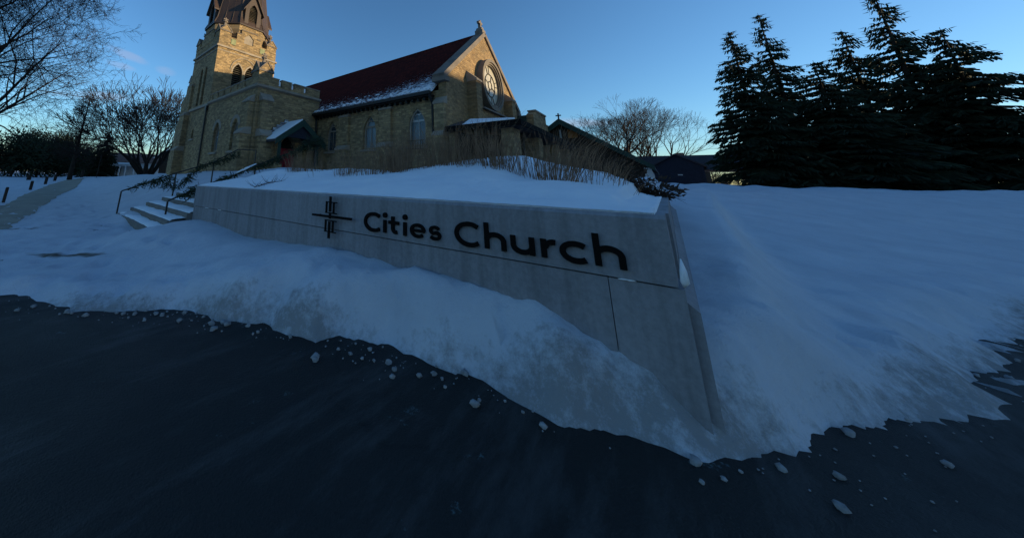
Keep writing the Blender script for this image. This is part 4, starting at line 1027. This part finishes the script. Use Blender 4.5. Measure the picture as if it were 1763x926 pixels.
def fan_tree(H, seed, stems=1, levels=8, wide=.5, r0=.4, twig=.014, split=.27, first=.2):
    rn = random.Random(seed); T = MB(); B = MB()
    def grow(p, d_, L, r_, lv):
        m1 = p + d_*L*.5 + Vector((rn.gauss(0,1),rn.gauss(0,1),rn.gauss(0,1)))*L*.035
        dd = (d_ + Vector((rn.gauss(0,.07),rn.gauss(0,.07),.05))).normalized(); e = m1 + dd*L*.5
        r1 = max(twig, r_*.72)
        (T if lv < 2 else B).tube([p,m1,e], [r_,(r_+r1)/2,r1], (8,7,5,4,3,3,3,3,3,3)[lv], cap=False)
        if lv >= levels: return
        k = 2 if rn.random() < .62 else 3
        if lv == 0 and stems == 1: k = 4
        a0 = rn.uniform(0,2*PI); ax = dd; pr_ = ax.orthogonal().normalized()
        for i in range(k):
            q = pr_.copy(); q.rotate(Matrix.Rotation(a0+2*PI*i/k+rn.gauss(0,.3), 3, ax))
            an = (wide if lv == 0 else rn.uniform(.55,1.35)*split*1.35)
            nd = (ax*math.cos(an) + q*math.sin(an) + Vector((0,0,.06 if lv < 5 else 0))).normalized()
            grow(e, nd, L*rn.uniform(.72,.92), r1*rn.uniform(.62,.85), lv+1)
        if lv >= 2:
            for _ in range(1 if lv < 6 else 0):
                f = rn.random(); q = pr_.copy(); q.rotate(Matrix.Rotation(rn.uniform(0,2*PI), 3, ax)); nd = (ax*.75+q*.7).normalized()
                grow(p.lerp(e,f), nd, L*.6, max(twig,r1*.5), min(levels, lv+3))
    for s_ in range(stems):
        a = 2*PI*s_/stems+rn.uniform(-.3,.3); tl = (wide*rn.uniform(.55,1.25)) if stems > 1 else .04
        grow(Vector((math.cos(a)*.25,math.sin(a)*.25,-.3)) if stems > 1 else Vector((0,0,-.3)), Vector((math.cos(a)*tl,math.sin(a)*tl,1)).normalized(), H*first*rn.uniform(.9,1.15), r0*(.7 if stems > 1 else 1), 1 if stems > 1 else 0)
    return T, B
def plant(name, TB, loc, label, cat='tree', group=None, rz=0, twm=None):
    t_ = thing(name, loc, label, cat, group)
    for nm, g, m_ in (('trunk',TB[0],M['bark']),('branches',TB[1],twm or M['twig'])):
        o = g.build(nm, m_, None, smooth=True); o.parent = t_
    t_.rotation_euler = (0,0,rz); return t_
def gz(v): return Vector((v.x, v.y, ground(v.x, v.y, True)))
p = at(-122,300,13.5); plant('bare_tree', bare_tree(14.5,.62,14,5,first=.16,up=.25,dens=1.08,droop=.35,trunk_r=.3,twig=.007,kids={0:18,1:9,2:6,3:5,4:4}), gz(p), 'big bare tree spreading wide drooping branches in from the left edge')
p = at(119,309,52); plant('bare_larch', bare_tree(15.0,.42,21,4,conifer=True,trunk_r=.36,up=.2,twig=.028,kids={2:9,3:4,4:3}), gz(p), 'slim bare larch with straight trunk beside the cleared path')
p = at(251,303,60); plant('bare_tree', fan_tree(18, 33, stems=9, levels=8, wide=.74, r0=.6, twig=.040, split=.28, first=.2), gz(p), 'many stemmed bare tree left of the church tower')
RT = fan_tree(16.6, 41, levels=8, wide=.62, r0=.6, twig=.012, split=.30, first=.185); RT2 = fan_tree(13, 52, stems=2, levels=8, wide=.3, r0=.34, twig=.012, first=.2)
plant('bare_tree', RT, at(1070,318,50), 'broad bare tree rising behind the right slope of the green hall', group='bare trees behind the church hall')
plant('bare_tree', RT2, at(1093,318,54), 'bare forked tree between the broad tree and the dark garage', group='bare trees behind the church hall', rz=1.2)
plant('bare_tree', fan_tree(15.5, 63, stems=3, levels=8, wide=.46, r0=.42, twig=.012, first=.2), at(1142,318,54), 'rounded bare tree standing behind the dark garage', group='bare trees behind the church hall', rz=.4)

# ------------------------------------------------------------------ conifers
def spruce(H, rad, seed, whorls=34, per=11):
    rn = random.Random(seed); T = MB(); N = MB()
    T.tube([(0,0,-.4),(0,0,H*.5),(0,0,H*.98)], [H*.017,H*.01,.01], 7)
    for k in range(whorls):
        f = .06+.93*(k/whorls)**.9; z = H*f; Lm = rad*(1-f)**.85
        for j in range(max(4,int(per*(1-.45*f)))):
            a = 2*PI*(j+rn.random())/per + k; L = Lm*rn.uniform(.7,1.15)+.15; dr = rn.uniform(-.45,-.15)
            dd = Vector((math.cos(a),math.sin(a),dr)); sd = Vector((-math.sin(a),math.cos(a),0))
            n = max(4, int(L*6.5))
            for i in range(n):
                g_ = (i+.5)/n; p = Vector((0,0,z)) + Vector((dd.x*L*g_, dd.y*L*g_, dd.z*L*g_*(1.15-.5*g_)))
                for sg in (-1,1):
                    e = p + sd*sg*L*.30*(1.15-g_)*rn.uniform(.6,1.2) + dd*L*.16 + Vector((0,0,-rn.uniform(.05,.32)))
                    w_ = Vector((rn.gauss(0,.05),rn.gauss(0,.05),.07+.05*rn.random()))
                    N.add([p-w_*.6, p+w_*.6, e+w_*.25, e-w_*.9], [(0,1,2,3)])
            tp = Vector((0,0,z)) + Vector((dd.x*L,dd.y*L,dd.z*L*.65)); N.add([tp-sd*.12, tp+sd*.12, tp+dd*.35+Vector((0,0,.1))], [(0,1,2)])
    return T, N
def conifer(name, TB, loc, label, group=None, sc=(1,1), rz=0):
    t_ = plant(name, TB, loc, label, 'evergreen tree', group, rz, M['needle']); t_.scale = (sc[0],sc[0],sc[1])
    for c in t_.children:
        if c.name.startswith('branches'): c.name = 'foliage'
    return t_
GR = 'dark spruces along the side street'
p = at(172,303,66); conifer('spruce_tree', spruce(10.2,3.4,3,30,10), gz(p), 'dark pointed spruce behind the bare larch')
P_ = {}
for (px_, dp_, k_, s0, s1, rz, lb) in ((1334,28,0,.85,.95,0,'dark spruce nearest the blue garage, left end of the row'),(1402,31,1,1.,1.12,1.1,'slim dark spruce second from the garage'),(1480,26,2,1.,.8,2.3,'short broad dark spruce in the middle of the row'),
                          (1556,32,0,1.1,1.12,3.3,'large dark spruce right of the short broad one'),(1650,28,1,1.15,1.2,4.4,'tallest dark spruce of the row, slim and ragged'),(1752,26,2,1.1,1.05,5.2,'broad dark spruce at the right end of the row')):
    v = at(px_, 336, dp_); loc = (v.x, v.y, ground(v.x, v.y, True)-.1)
    if k_ not in P_:
        sh = ((17,4.5,7,34,11),(18,3.4,17,36,9),(15,5.2,27,28,12))[k_]
        P_[k_] = conifer('spruce_tree', spruce(*sh), loc, lb, GR, (s0,s1), rz)
        rr = random.Random(k_); fo = [c for c in P_[k_].children if 'foliage' in c.name][0]; old = fo.data; g = MB()
        g.v = [tuple(v_.co) for v_ in old.vertices]; g.f = [tuple(f.vertices) for f in old.polygons]; n_old = len(g.f)
        for f in old.polygons:
            if rr.random() < .0 and len(f.vertices) == 4:
                q = [old.vertices[i].co for i in f.vertices]; g.add([q[1]+Vector((0,0,.03)), q[1]+Vector((.10,.06,.02)), q[2]+Vector((.06,.1,.05)), q[2]+Vector((0,0,.06))], [(0,1,2,3)])
        me = bpy.data.meshes.new('foliage'); me.from_pydata(g.v, [], g.f); me.materials.append(M['needle']); me.materials.append(M['snow'])
        me.polygons.foreach_set('material_index', [0]*n_old+[1]*(len(g.f)-n_old)); fo.data = me
    else: copy_thing(P_[k_], loc, rz, (s0,s1), lb)

# ------------------------------------------------------------------ far wood and left tree masses
def thicket(name, spots, label, seed, dens, hm, kind='stuff'):
    rn = random.Random(seed); g = MB()
    for (x, y, z, h) in spots:
        h *= rn.uniform(.8,1.15); g.tube([(x,y,z-.5),(x+rn.gauss(0,.3),y+rn.gauss(0,.3),z+h*.6)], [.16,.05], 4)
        for k in range(int(dens)):
            a = rn.uniform(0,2*PI); el = rn.uniform(.15,1.4); q = Vector((x,y,z+h*rn.uniform(.04,.45))); L = h*rn.uniform(.2,.55)
            dd = Vector((math.cos(a)*math.cos(el),math.sin(a)*math.cos(el),math.sin(el))); e = q+dd*L
            m1 = q+dd*L*.5+Vector((rn.gauss(0,.3),rn.gauss(0,.3),rn.gauss(0,.2)))
            g.tube([q,m1,e], [.05,.035,.012], 3, cap=False)
            for _ in range(6):
                f = rn.random(); r0 = q.lerp(m1,f*2) if f < .5 else m1.lerp(e,f*2-1); d2 = (dd+Vector((rn.gauss(0,.6),rn.gauss(0,.6),rn.gauss(0,.6)))).normalized()*L*rn.uniform(.2,.5)
                s_ = d2.orthogonal().normalized()*.03; g.add([r0-s_, r0+s_, r0+d2], [(0,1,2)])
    o = g.build(name, M['twig']); o['kind'] = kind; tag(o, label, 'woodland'); return o
rn = random.Random(77); sp = []
for k in range(150):
    px_ = rn.uniform(-60,285); dpt = rn.uniform(95,135); v = at(px_, 302, dpt); hh = 11 if px_ < 110 else 8.5
    sp.append((v.x, v.y, -1, hh*rn.uniform(.75,1.2)))
thicket('distant_woodland', sp, 'distant bare woodland massed along the street behind the path', 5, 66, 10)
sp = []
for k in range(46):
    px_ = rn.uniform(1030,1420); v = at(px_, 322, rn.uniform(92,120)); sp.append((v.x,v.y,.5,rn.uniform(6,9.5)))
thicket('far_thicket', sp, 'far thicket of bare trees behind the roofs on the right', 6, 46, 8)
def dark_mass(loc, H, rad, seed, label, n=4200):
    rn = random.Random(seed); t_ = thing('dense_evergreen', loc, label, 'evergreen tree', 'dark evergreens left of the path')
    T = MB(); T.tube([(0,0,-.5),(0,0,H*.7)], [.3,.08], 6); o = T.build('trunk', M['bark']); o.parent = t_
    g = MB(); lobes = [(Vector((rn.gauss(0,rad*.35),rn.gauss(0,rad*.35),H*rn.uniform(.08,.85))), rad*rn.uniform(.35,.6)) for _ in range(22)]
    for k in range(n):
        c, r_ = rn.choice(lobes); dd = Vector((rn.gauss(0,1),rn.gauss(0,1),rn.gauss(0,.9))).normalized(); p = c+dd*r_*rn.uniform(.4,1.05)
        e = (dd+Vector((rn.gauss(0,.6),rn.gauss(0,.6),rn.gauss(-.1,.5)))).normalized()*rn.uniform(.4,1.0); s_ = e.orthogonal().normalized()*rn.uniform(.08,.2)
        g.add([p-s_, p+s_, p+e+s_*.3, p+e-s_*.4], [(0,1,2,3)])
    o = g.build('foliage', M['needle']); o.parent = t_
dark_mass(gz(at(18,304,72)), 11, 6.5, 1, 'dark evergreen at the far left behind the bollards')
dark_mass(gz(at(62,304,78)), 10.5, 6.5, 2, 'broad dark evergreen left of the larch', 4800)
dark_mass(gz(at(98,304,84)), 11.5, 4.6, 3, 'narrow dark evergreen directly left of the larch trunk')
dark_mass(gz(at(143,304,80)), 6.5, 4.6, 4, 'low dark evergreen between the larch and the spruce', 3600)

# ------------------------------------------------------------------ bollards, stakes
for i, (px_, yb, yt, lb) in enumerate(((5.5,348.5,328,'nearest wooden bollard beside the cleared path, tilted'),(51.8,327.5,315.5,'second wooden bollard beside the path, snow heaped at its foot'),(77.8,317.5,307.7,'third wooden bollard along the path'),(93.8,312.2,303,'farthest bollard of the row left of the path'),(139,311.3,300.5,'wooden bollard right of the larch trunk'),(49,310,303.5,'wide dark stump in the snow behind the bollard row'))):
    b = onZ(px_, yb, -1.6); b.z = ground(b.x, b.y, True); r_ = b.length
    k = (b.x*math.sin(AZ)+b.y*math.cos(AZ)); h = (yb-yt)/F*k*1.0+.12; hw = (.0075*k/2 if i != 5 else .0105*k/2)*.97
    g = MB(); n = 10
    for z, s_ in ((-.35,1),(h-.12*h,1),(h-.03*h,.94),(h,.8)):
        for q in range(n): a = 2*PI*q/n; g.v.append((b.x+hw*s_*math.cos(a), b.y+hw*s_*math.sin(a), b.z+z))
    for j in range(3):
        for q in range(n): g.f.append((j*n+q, j*n+(q+1)%n, j*n+n+(q+1)%n, j*n+n+q))
    g.f.append(tuple(range(3*n,4*n)))
    tag(g.build('bollard' if i < 5 else 'tree_stump', M['post']), lb, 'bollard' if i < 5 else 'stump', 'wooden bollards beside the path' if i < 5 else None)
b = gz(at(165,309,48)); g = MB(); g.tube([(b.x,b.y,b.z-.3),(b.x,b.y,b.z+3.5)], .045, 6); tag(g.build('thin_pole', M['post']), 'thin upright pole standing in the snow before the white house', 'pole')

# ------------------------------------------------------------------ houses
def place(px_, py_, d_): return at(px_, py_, d_)
def house_frame(loc):                                  # local axes facing the camera position's street
    return loc
hw_ = thing('white_house', tuple(gz(at(219,303,88))), 'small white house with columned porch behind the bare tree', 'house')
def local(o, g, name, m_, par=None):
    q = g.build(name, m_); q.parent = par or o; return q
g = MB(); g.box((-6,1.2,-.6),(6.5,10,4.0)); wl = local(hw_, g, 'wall', M['white'])
g = MB(); g.prism((-6.6,0,0), YU, ZU, (13.7,0,0), [(.6,3.95),(10.6,3.95),(10.6,4.1),(5.6,6.9),(.6,4.1)]); local(hw_, g, 'roof', M['brownroof'])
g = MB(); g.box((-6.2,-1.6,2.95),(2.2,1.2,3.4)); g.prism((-6.4,0,0), YU, ZU, (8.8,0,0), [(-1.8,3.4),(1.2,3.4),(1.2,4.1)]); local(hw_, g, 'porch_roof', M['white'])
for x in (-6,-4.6,-3.2,-1.8,-.4,1.6):
    g = MB(); g.tube([(x,-1.4,-.6),(x,-1.4,2.95)], .2, 8); local(hw_, g, 'column', M['white'])
for x in (-5,-2.6,3.2,5):
    g = MB(); g.box((x-.5,1.14,.6),(x+.5,1.19,2.5)); local(hw_, g, 'window', M['glass'])
hw_.rotation_euler = (0,0,R(-8)-AZ+.5)
hb_ = thing('brick_house', tuple(gz(at(283,300,95))), 'brown house with pale gable trim half hidden behind the many stemmed tree', 'house')
g = MB(); g.prism((0,0,0), XU, ZU, (0,9,0), [(-4,-.6),(4,-.6),(4,5.2),(0,8.6),(-4,5.2)]); local(hb_, g, 'wall', M['darkwood'])
for sg in (-1,1):
    g = MB(); g.prism((0,-.5,0), XU, ZU, (0,10,0), [(0,8.65),(0,8.9),(sg*4.6,5.0),(sg*4.6,4.75)]); r_ = local(hb_, g, 'roof', M['brownroof'])
    g = MB(); g.prism((0,-.57,0), XU, ZU, (0,.06,0), [(0,8.5),(0,8.95),(sg*4.65,5.0),(sg*4.65,4.6)]); local(hb_, g, 'bargeboard', M['white'], r_)
for (x,z) in ((-1.9,1.2),(1.9,1.2),(-1.9,4),(1.9,4)):
    g = MB(); g.box((x-.5,-.05,z-.7),(x+.5,-.01,z+.7)); local(hb_, g, 'window', M['glass'])
hb_.rotation_euler = (0,0,-AZ+.45)
GX = 66.0
ga = thing('garage', (GX,0,.6), 'low dark blue garage with gabled front at the right edge', 'garage')
A = onX(1161,264.7,GX); Lf = onX(1119.8,286.8,GX)
gw = A.y-0; hy_ = Lf.y-A.y
g = MB(); g.prism((GX,0,0), YU, ZU, (9,0,0), [(A.y-hy_+.25,-.2),(A.y+hy_-.25,-.2),(A.y+hy_-.25,Lf.z+.05),(A.y,A.z-.22),(A.y-hy_+.25,Lf.z+.05)]); g.build('wall', M['siding'], ga)
for sg in (-1,1):
    g = MB(); g.prism((GX-.4,0,0), YU, ZU, (9.6,0,0), [(A.y,A.z-.18),(A.y,A.z),(A.y+sg*(hy_+.1),Lf.z),(A.y+sg*(hy_+.1),Lf.z-.18)]); g.build('roof', M['shingle'], ga)
g = MB(); g.box((GX+2,A.y+hy_-.2,-.2),(GX+8.4,A.y+hy_+9,3.3)); g.build('wing', M['siding'], ga)
g = MB(); g.prism((0,A.y-hy_-9,0), XU, ZU, (0,2*hy_+18.5,0), [(GX+1.2,3.0),(GX+9.2,3.0),(GX+5.2,A.z+.1)]); g.build('wing_roof', M['shingle'], ga)
g = MB(); g.box((GX-.06,A.y-2.2,.5),(GX-.015,A.y+1.0,2.9)); q = g.build('garage_door', M['siding'], ga)
g = MB(); g.box((GX-.09,A.y-.4,2.15),(GX-.065,A.y+.1,2.3)); g.build('door_light', M['white'], q)
def far_house(x, y, w_, hgt, rz, label, chim=True):
    o = thing('far_house', (x,y,.5), label, 'house', 'far houses behind the garage')
    g = MB(); g.box((-w_/2,-4,-.5),(w_/2,4,hgt*.62)); local(o, g, 'wall', M['darkwood'])
    g = MB(); g.prism((-w_/2-.4,0,0), YU, ZU, (w_+.8,0,0), [(-4.5,hgt*.6),(4.5,hgt*.6),(0,hgt)]); r_ = local(o, g, 'roof', M['shingle'])
    if chim: g = MB(); g.box((-.7+w_*.2,-.6,hgt*.8),(.7+w_*.2,.6,hgt+1.7)); local(o, g, 'chimney', M['brick'], r_)
    for k in (-.3,.25):
        g = MB(); g.box((k*w_-.5,-4.05,hgt*.25),(k*w_+.5,-4.01,hgt*.45)); local(o, g, 'window', M['glass'])
    o.rotation_euler = (0,0,rz)
v = at(1157,322,78); far_house(v.x,v.y,13,7.0,PI/2*-1+.1,'far dark house with a thick chimney above the garage roof')
v = at(1118,322,82); far_house(v.x,v.y,12,6.2,-PI/2-.15,'far dark roof behind the bare trees, without a chimney',False)
# utility pole with wires
up_ = thing('utility_pole', (72,-14,.4), 'utility pole behind the spruces carrying thin wires leftwards', 'utility pole')
g = MB(); g.tube([(72,-14,0),(72,-14,11)], [.16,.12], 8); g.build('pole', M['post'], up_)
g = MB(); g.box((71.9,-15.2,10.2),(72.1,-12.8,10.35)); g.build('crossarm', M['post'], up_)
for (a, b) in (((72,-13,10.4),at(1020,222,110)),((72,-14.8,10.4),at(1020,226,112)),((72,-14,8.6),at(1020,243,112))):
    a = Vector(a); g = MB(); g.tube([a.lerp(b,i/10)-Vector((0,0,1.2*4*(i/10)*(1-i/10))) for i in range(11)], .02, 4); g.build('wire', M['black'], up_)
# unseen block added to the right to keep evening sun off the yard
bl = thing('shade_block', (50,-37,-.5), 'unseen long brick block with flat roof, added to shade the yard', 'shade caster')
ux = Vector((1,.667,0)).normalized(); uy = Vector((.667,-1,0)).normalized()
L0, L1, D_, HB = -33, 17, 12, 10.15
def bw(s_, d_, z): v = Vector((50,-37,0))+ux*s_+uy*d_; return (v.x,v.y,z)
g = MB(); g.add([bw(L0,0,-2),bw(L1,0,-2),bw(L1,D_,-2),bw(L0,D_,-2),bw(L0,0,HB),bw(L1,0,HB),bw(L1,D_,HB),bw(L0,D_,HB)], [(0,1,2,3),(7,6,5,4),(4,5,1,0),(5,6,2,1),(6,7,3,2),(7,4,0,3)]); g.build('wall', M['brick'], bl)
g = MB(); g.add([bw(L0-.2,-.2,HB+.004),bw(L1+.2,-.2,HB+.004),bw(L1+.2,D_+.2,HB+.004),bw(L0-.2,D_+.2,HB+.004),bw(L0-.2,-.2,HB+.25),bw(L1+.2,-.2,HB+.25),bw(L1+.2,D_+.2,HB+.25),bw(L0-.2,D_+.2,HB+.25)], [(0,1,2,3),(7,6,5,4),(4,5,1,0),(5,6,2,1),(6,7,3,2),(7,4,0,3)]); g.build('roof', M['coping'], bl)
g = MB(); H2 = 23  # taller end added to keep the sun off the left tree
g.add([bw(-33,-.001+2,HB+.3),bw(-8.5,2,HB+.3),bw(-8.5,D_-1,HB+.3),bw(-33,D_-1,HB+.3),bw(-33,2,H2),bw(-8.5,2,H2),bw(-8.5,D_-1,H2),bw(-33,D_-1,H2)], [(0,1,2,3),(7,6,5,4),(4,5,1,0),(5,6,2,1),(6,7,3,2),(7,4,0,3)]); g.build('shade_storeys', M['brick'], bl)
ph = thing('shade_house', (40,44,.2), 'unseen long brick house added behind the nave to shade the far trees', 'house')  # added out of sight to keep the low sun off the far trees
g = MB(); g.box((14.5,40,-.5),(86,50,9.5)); g.build('wall', M['brick'], ph)
g = MB(); g.prism((14.1,0,0), YU, ZU, (72.3,0,0), [(39.4,9.503),(50.6,9.503),(45,14.5)]); g.build('roof', M['shingle'], ph)
for k in range(9):
    for z in (1.2,5): g = MB(); g.box((23+k*4,39.95,z),(24.4+k*4,39.99,z+2)); g.build('window', M['glass'], ph)
for fl in range(3):
    for k in range(13):
        s_ = L0+2.2+k*3.6; z = .6+fl*3.3; g = MB()
        a, b, c, d = bw(s_,-.03,z), bw(s_+1.2,-.03,z), bw(s_+1.2,-.03,z+1.7), bw(s_,-.03,z+1.7); g.add([a,b,c,d], [(3,2,1,0)]); g.build('window', M['glass'], bl)

# ------------------------------------------------------------------ dry grasses and winter shrubs on the mound
def clump(g, x, y, n, h, spread, rn, lean=(0,0), thick=.004):
    for k in range(n):
        a = rn.uniform(0,2*PI); r0 = rn.random()**.7*spread*.35; bx, by = x+math.cos(a)*r0, y+math.sin(a)*r0; bz = mound(bx,by)-.05
        hh = h*rn.uniform(.65,1.15); t_ = rn.uniform(.05,.62); o = Vector((math.cos(a)*t_+lean[0]+rn.gauss(0,.08),math.sin(a)*t_+lean[1]+rn.gauss(0,.08),0))
        p0 = Vector((bx,by,bz)); p1 = p0+Vector((o.x*.35*hh,o.y*.35*hh,hh*.55)); p2 = p0+Vector((o.x*hh,o.y*hh,hh*rn.uniform(.85,1.0)))
        w_ = Vector((-math.sin(AZ+a*.2)*0+rn.uniform(.5,1)*.7,-rn.uniform(.5,1)*.7,0))*thick*1.1
        g.add([p0-w_,p0+w_,p1+w_*.8,p1-w_*.8,p2], [(0,1,2,3),(3,2,4)])
        if rn.random() < .35:
            q = p2-(p2-p1)*.25; w2 = w_*2.6; g.add([q-w2*.4,q+w2*.4,p2+(p2-p1)*.12], [(0,1,2)])
rn = random.Random(15)
def tuft(name, lb, spots, seed, thick=.005):
    r2 = random.Random(seed); g = MB()
    for (px_, X, n, h, spd, ln) in spots:
        v = onX(px_, 300, X); clump(g, X, v.y, n, h, spd, r2, ln, thick)
    return tag(g.build(name, M['grass']), lb, 'dry grass', 'clumps of dry ornamental grass on the mound')
tuft('dry_grass_clump','tall dry grass clump in front of the pale blue nave window',[(690,6.3,130,1.05,.8,(0,0)),(676,6.5,90,.95,.7,(0,.1))],1)
tuft('dry_grass_clump','upright dry grass clump below the left end of the gable porch',[(780,6.2,100,.95,.9,(0,0)),(758,6.4,80,.9,.9,(0,.1))],2)
tuft('dry_grass_clump','dense dry grass clump before the stone pier of the gable porch',[(858,5.9,100,.85,.8,(.02,-.03)),(838,6.1,60,.9,.8,(0,.05))],3)
tuft('dry_grass_clump','dry grass clump leaning right below the green hall gable',[(955,5.5,85,.85,.8,(.15,-.28)),(975,5.5,40,1.0,.6,(.2,-.5))],4)
tuft('dry_grass_clump','thin grass tuft in front of the red door',[(505,6.2,60,.75,.7,(0,0)),(522,6.3,60,.9,.7,(0,0))],5)
g = MB()
for (px_, X, n, h, spd) in ((540,6.4,44,.55,.8),(603,6.1,26,1.25,.6),(652,6.0,26,1.3,.6),(700,6.1,30,1.35,.6),(750,6.0,22,1.2,.6),(850,5.8,22,1.15,.6),(1008,5.6,16,.9,.5),(562,6.7,40,.7,.7),(592,6.3,60,.9,.9),(615,6.8,46,1.0,.8),(643,6.2,60,.95,.9),(662,6.9,40,1.1,.7),(712,6.6,60,1.15,.9),(738,6.2,46,.9,.8),
                            (806,6.0,46,.9,.6),(822,6.5,22,1.15,.5),(893,5.8,34,.8,.5),(922,5.7,26,.75,.5)):
    v = onX(px_,300,X); clump(g, X, v.y, n, h, spd, rn, (rn.gauss(0,.05),rn.gauss(0,.05)))
for k in range(36):
    px_ = rn.uniform(515,950); X = rn.uniform(5.6,7.0); v = onX(px_,300,X); clump(g, X, v.y, int(rn.uniform(2,6)), rn.uniform(.3,.8), .5, rn, (rn.gauss(0,.15),rn.gauss(0,.15)))
for k in range(30):
    px_ = rn.uniform(955,1075); X = rn.uniform(5.8,7.6); v = onX(px_,305,X); clump(g, X, v.y, int(rn.uniform(4,11)), rn.uniform(.35,.7), .5, rn, (.15,-.35))
o = g.build('dry_grass', M['grass']); tag(o, 'dry brown grass stems standing through the snow mound', 'dry grass', None, 'stuff')
def twiggy(name, pts, n, ln, label, cat, seed, up_=.3, leaf=0.):
    r2 = random.Random(seed); g = MB()
    for k in range(n):
        f = r2.random()*(len(pts)-1); i = int(f); p = Vector(pts[i]).lerp(Vector(pts[i+1]), f-i)
        dd = Vector((r2.gauss(0,1),r2.gauss(0,1),r2.gauss(up_,.5))).normalized(); L = ln*r2.uniform(.4,1.2); e = p+dd*L
        g.tube([p,p.lerp(e,.5)+Vector((r2.gauss(0,.03),r2.gauss(0,.03),r2.gauss(0,.03)))*ln,e], [.006,.0045,.002], 3, cap=False)
        for _ in range(3):
            q = p.lerp(e,r2.random()); d2 = (dd+Vector((r2.gauss(0,.7),r2.gauss(0,.7),r2.gauss(0,.7)))).normalized()*L*.4; g.tube([q,q+d2],[.003,.0015],3,cap=False)
            if r2.random() < leaf:
                s_ = d2.orthogonal()*.35; g.add([q+d2*.5-s_*.5,q+d2*.5+s_*.5,q+d2*1.1],[(0,1,2)])
    return tag(g.build(name, M['shrub']), label, cat)
S_ = lambda px_, py_, X: onX(px_, py_, X)
def onm(px_, X, dz=.0): v = onX(px_,310,X); return (X, v.y, mound(X,v.y)+dz)
twiggy('dead_shrub', [onm(1070,7.4),onm(1095,7.6),onm(1118,7.9),onm(1134,7.6)], 260, .30, 'low dead brown shrub at the right end of the snow mound', 'shrub', 3, .2, .7)
twiggy('dead_shrub', [onm(1035,8.2),onm(1060,8.4),onm(1090,8.6)], 200, .42, 'sparse brown shrub on the mound below the white hall pier', 'shrub', 4, .4, .5)
for k, (a, b, lb, sd_) in enumerate((((440,331),(485,318),'fallen twig lying over the edge of the sign wall above the left end',5),)):
    pa = onX(a[0],a[1]-1,3.6); va = [Vector((3.56,pa.y,wtop(pa.y)+.05))]; 
    for X_, px_ in ((3.75,450),(3.95,460),(4.2,472),(4.45,484)):
        q = onX(px_,322,X_); va.append(Vector((X_,q.y,mound(X_,q.y)+.03)))
    r2 = random.Random(sd_); g = MB(); g.tube(va, [.006,.012,.012,.009,.004], 5)
    for _ in range(34):
        f = r2.random()*3.9; i = int(f); q = va[i].lerp(va[i+1],f-i); d2 = Vector((r2.gauss(0,1),r2.gauss(0,1),r2.gauss(.5,.5))).normalized()*r2.uniform(.08,.26)
        g.tube([q,q+d2*.6,q+d2+Vector((0,0,.03))],[.005,.003,.002],3,cap=False)
    tag(g.build('fallen_twig', M['shrub']), lb, 'twig')
b0 = onZ(1149,352,-.75); b1 = onZ(1180,373,-.8); r2 = random.Random(8); g = MB()
pa, pb = Vector((b0.x,b0.y,ground(b0.x,b0.y)+.04)), Vector((b1.x,b1.y,ground(b1.x,b1.y)+.04))
g.tube([pa,pa.lerp(pb,.5)+Vector((0,.05,.04)),pb],[.03,.022,.008],5)
for _ in range(60):
    q = pa.lerp(pb,r2.random()); d2 = Vector((r2.gauss(0,1),r2.gauss(0,1),r2.gauss(.3,.4))).normalized()*r2.uniform(.08,.22); s_ = d2.orthogonal()*.25
    g.add([q,q+d2*.5+s_,q+d2,q+d2*.5-s_],[(0,1,2,3)])
tag(g.build('fallen_branch', M['shrub']), 'dark leafy branch lying on the snow right of the sign wall', 'branch')
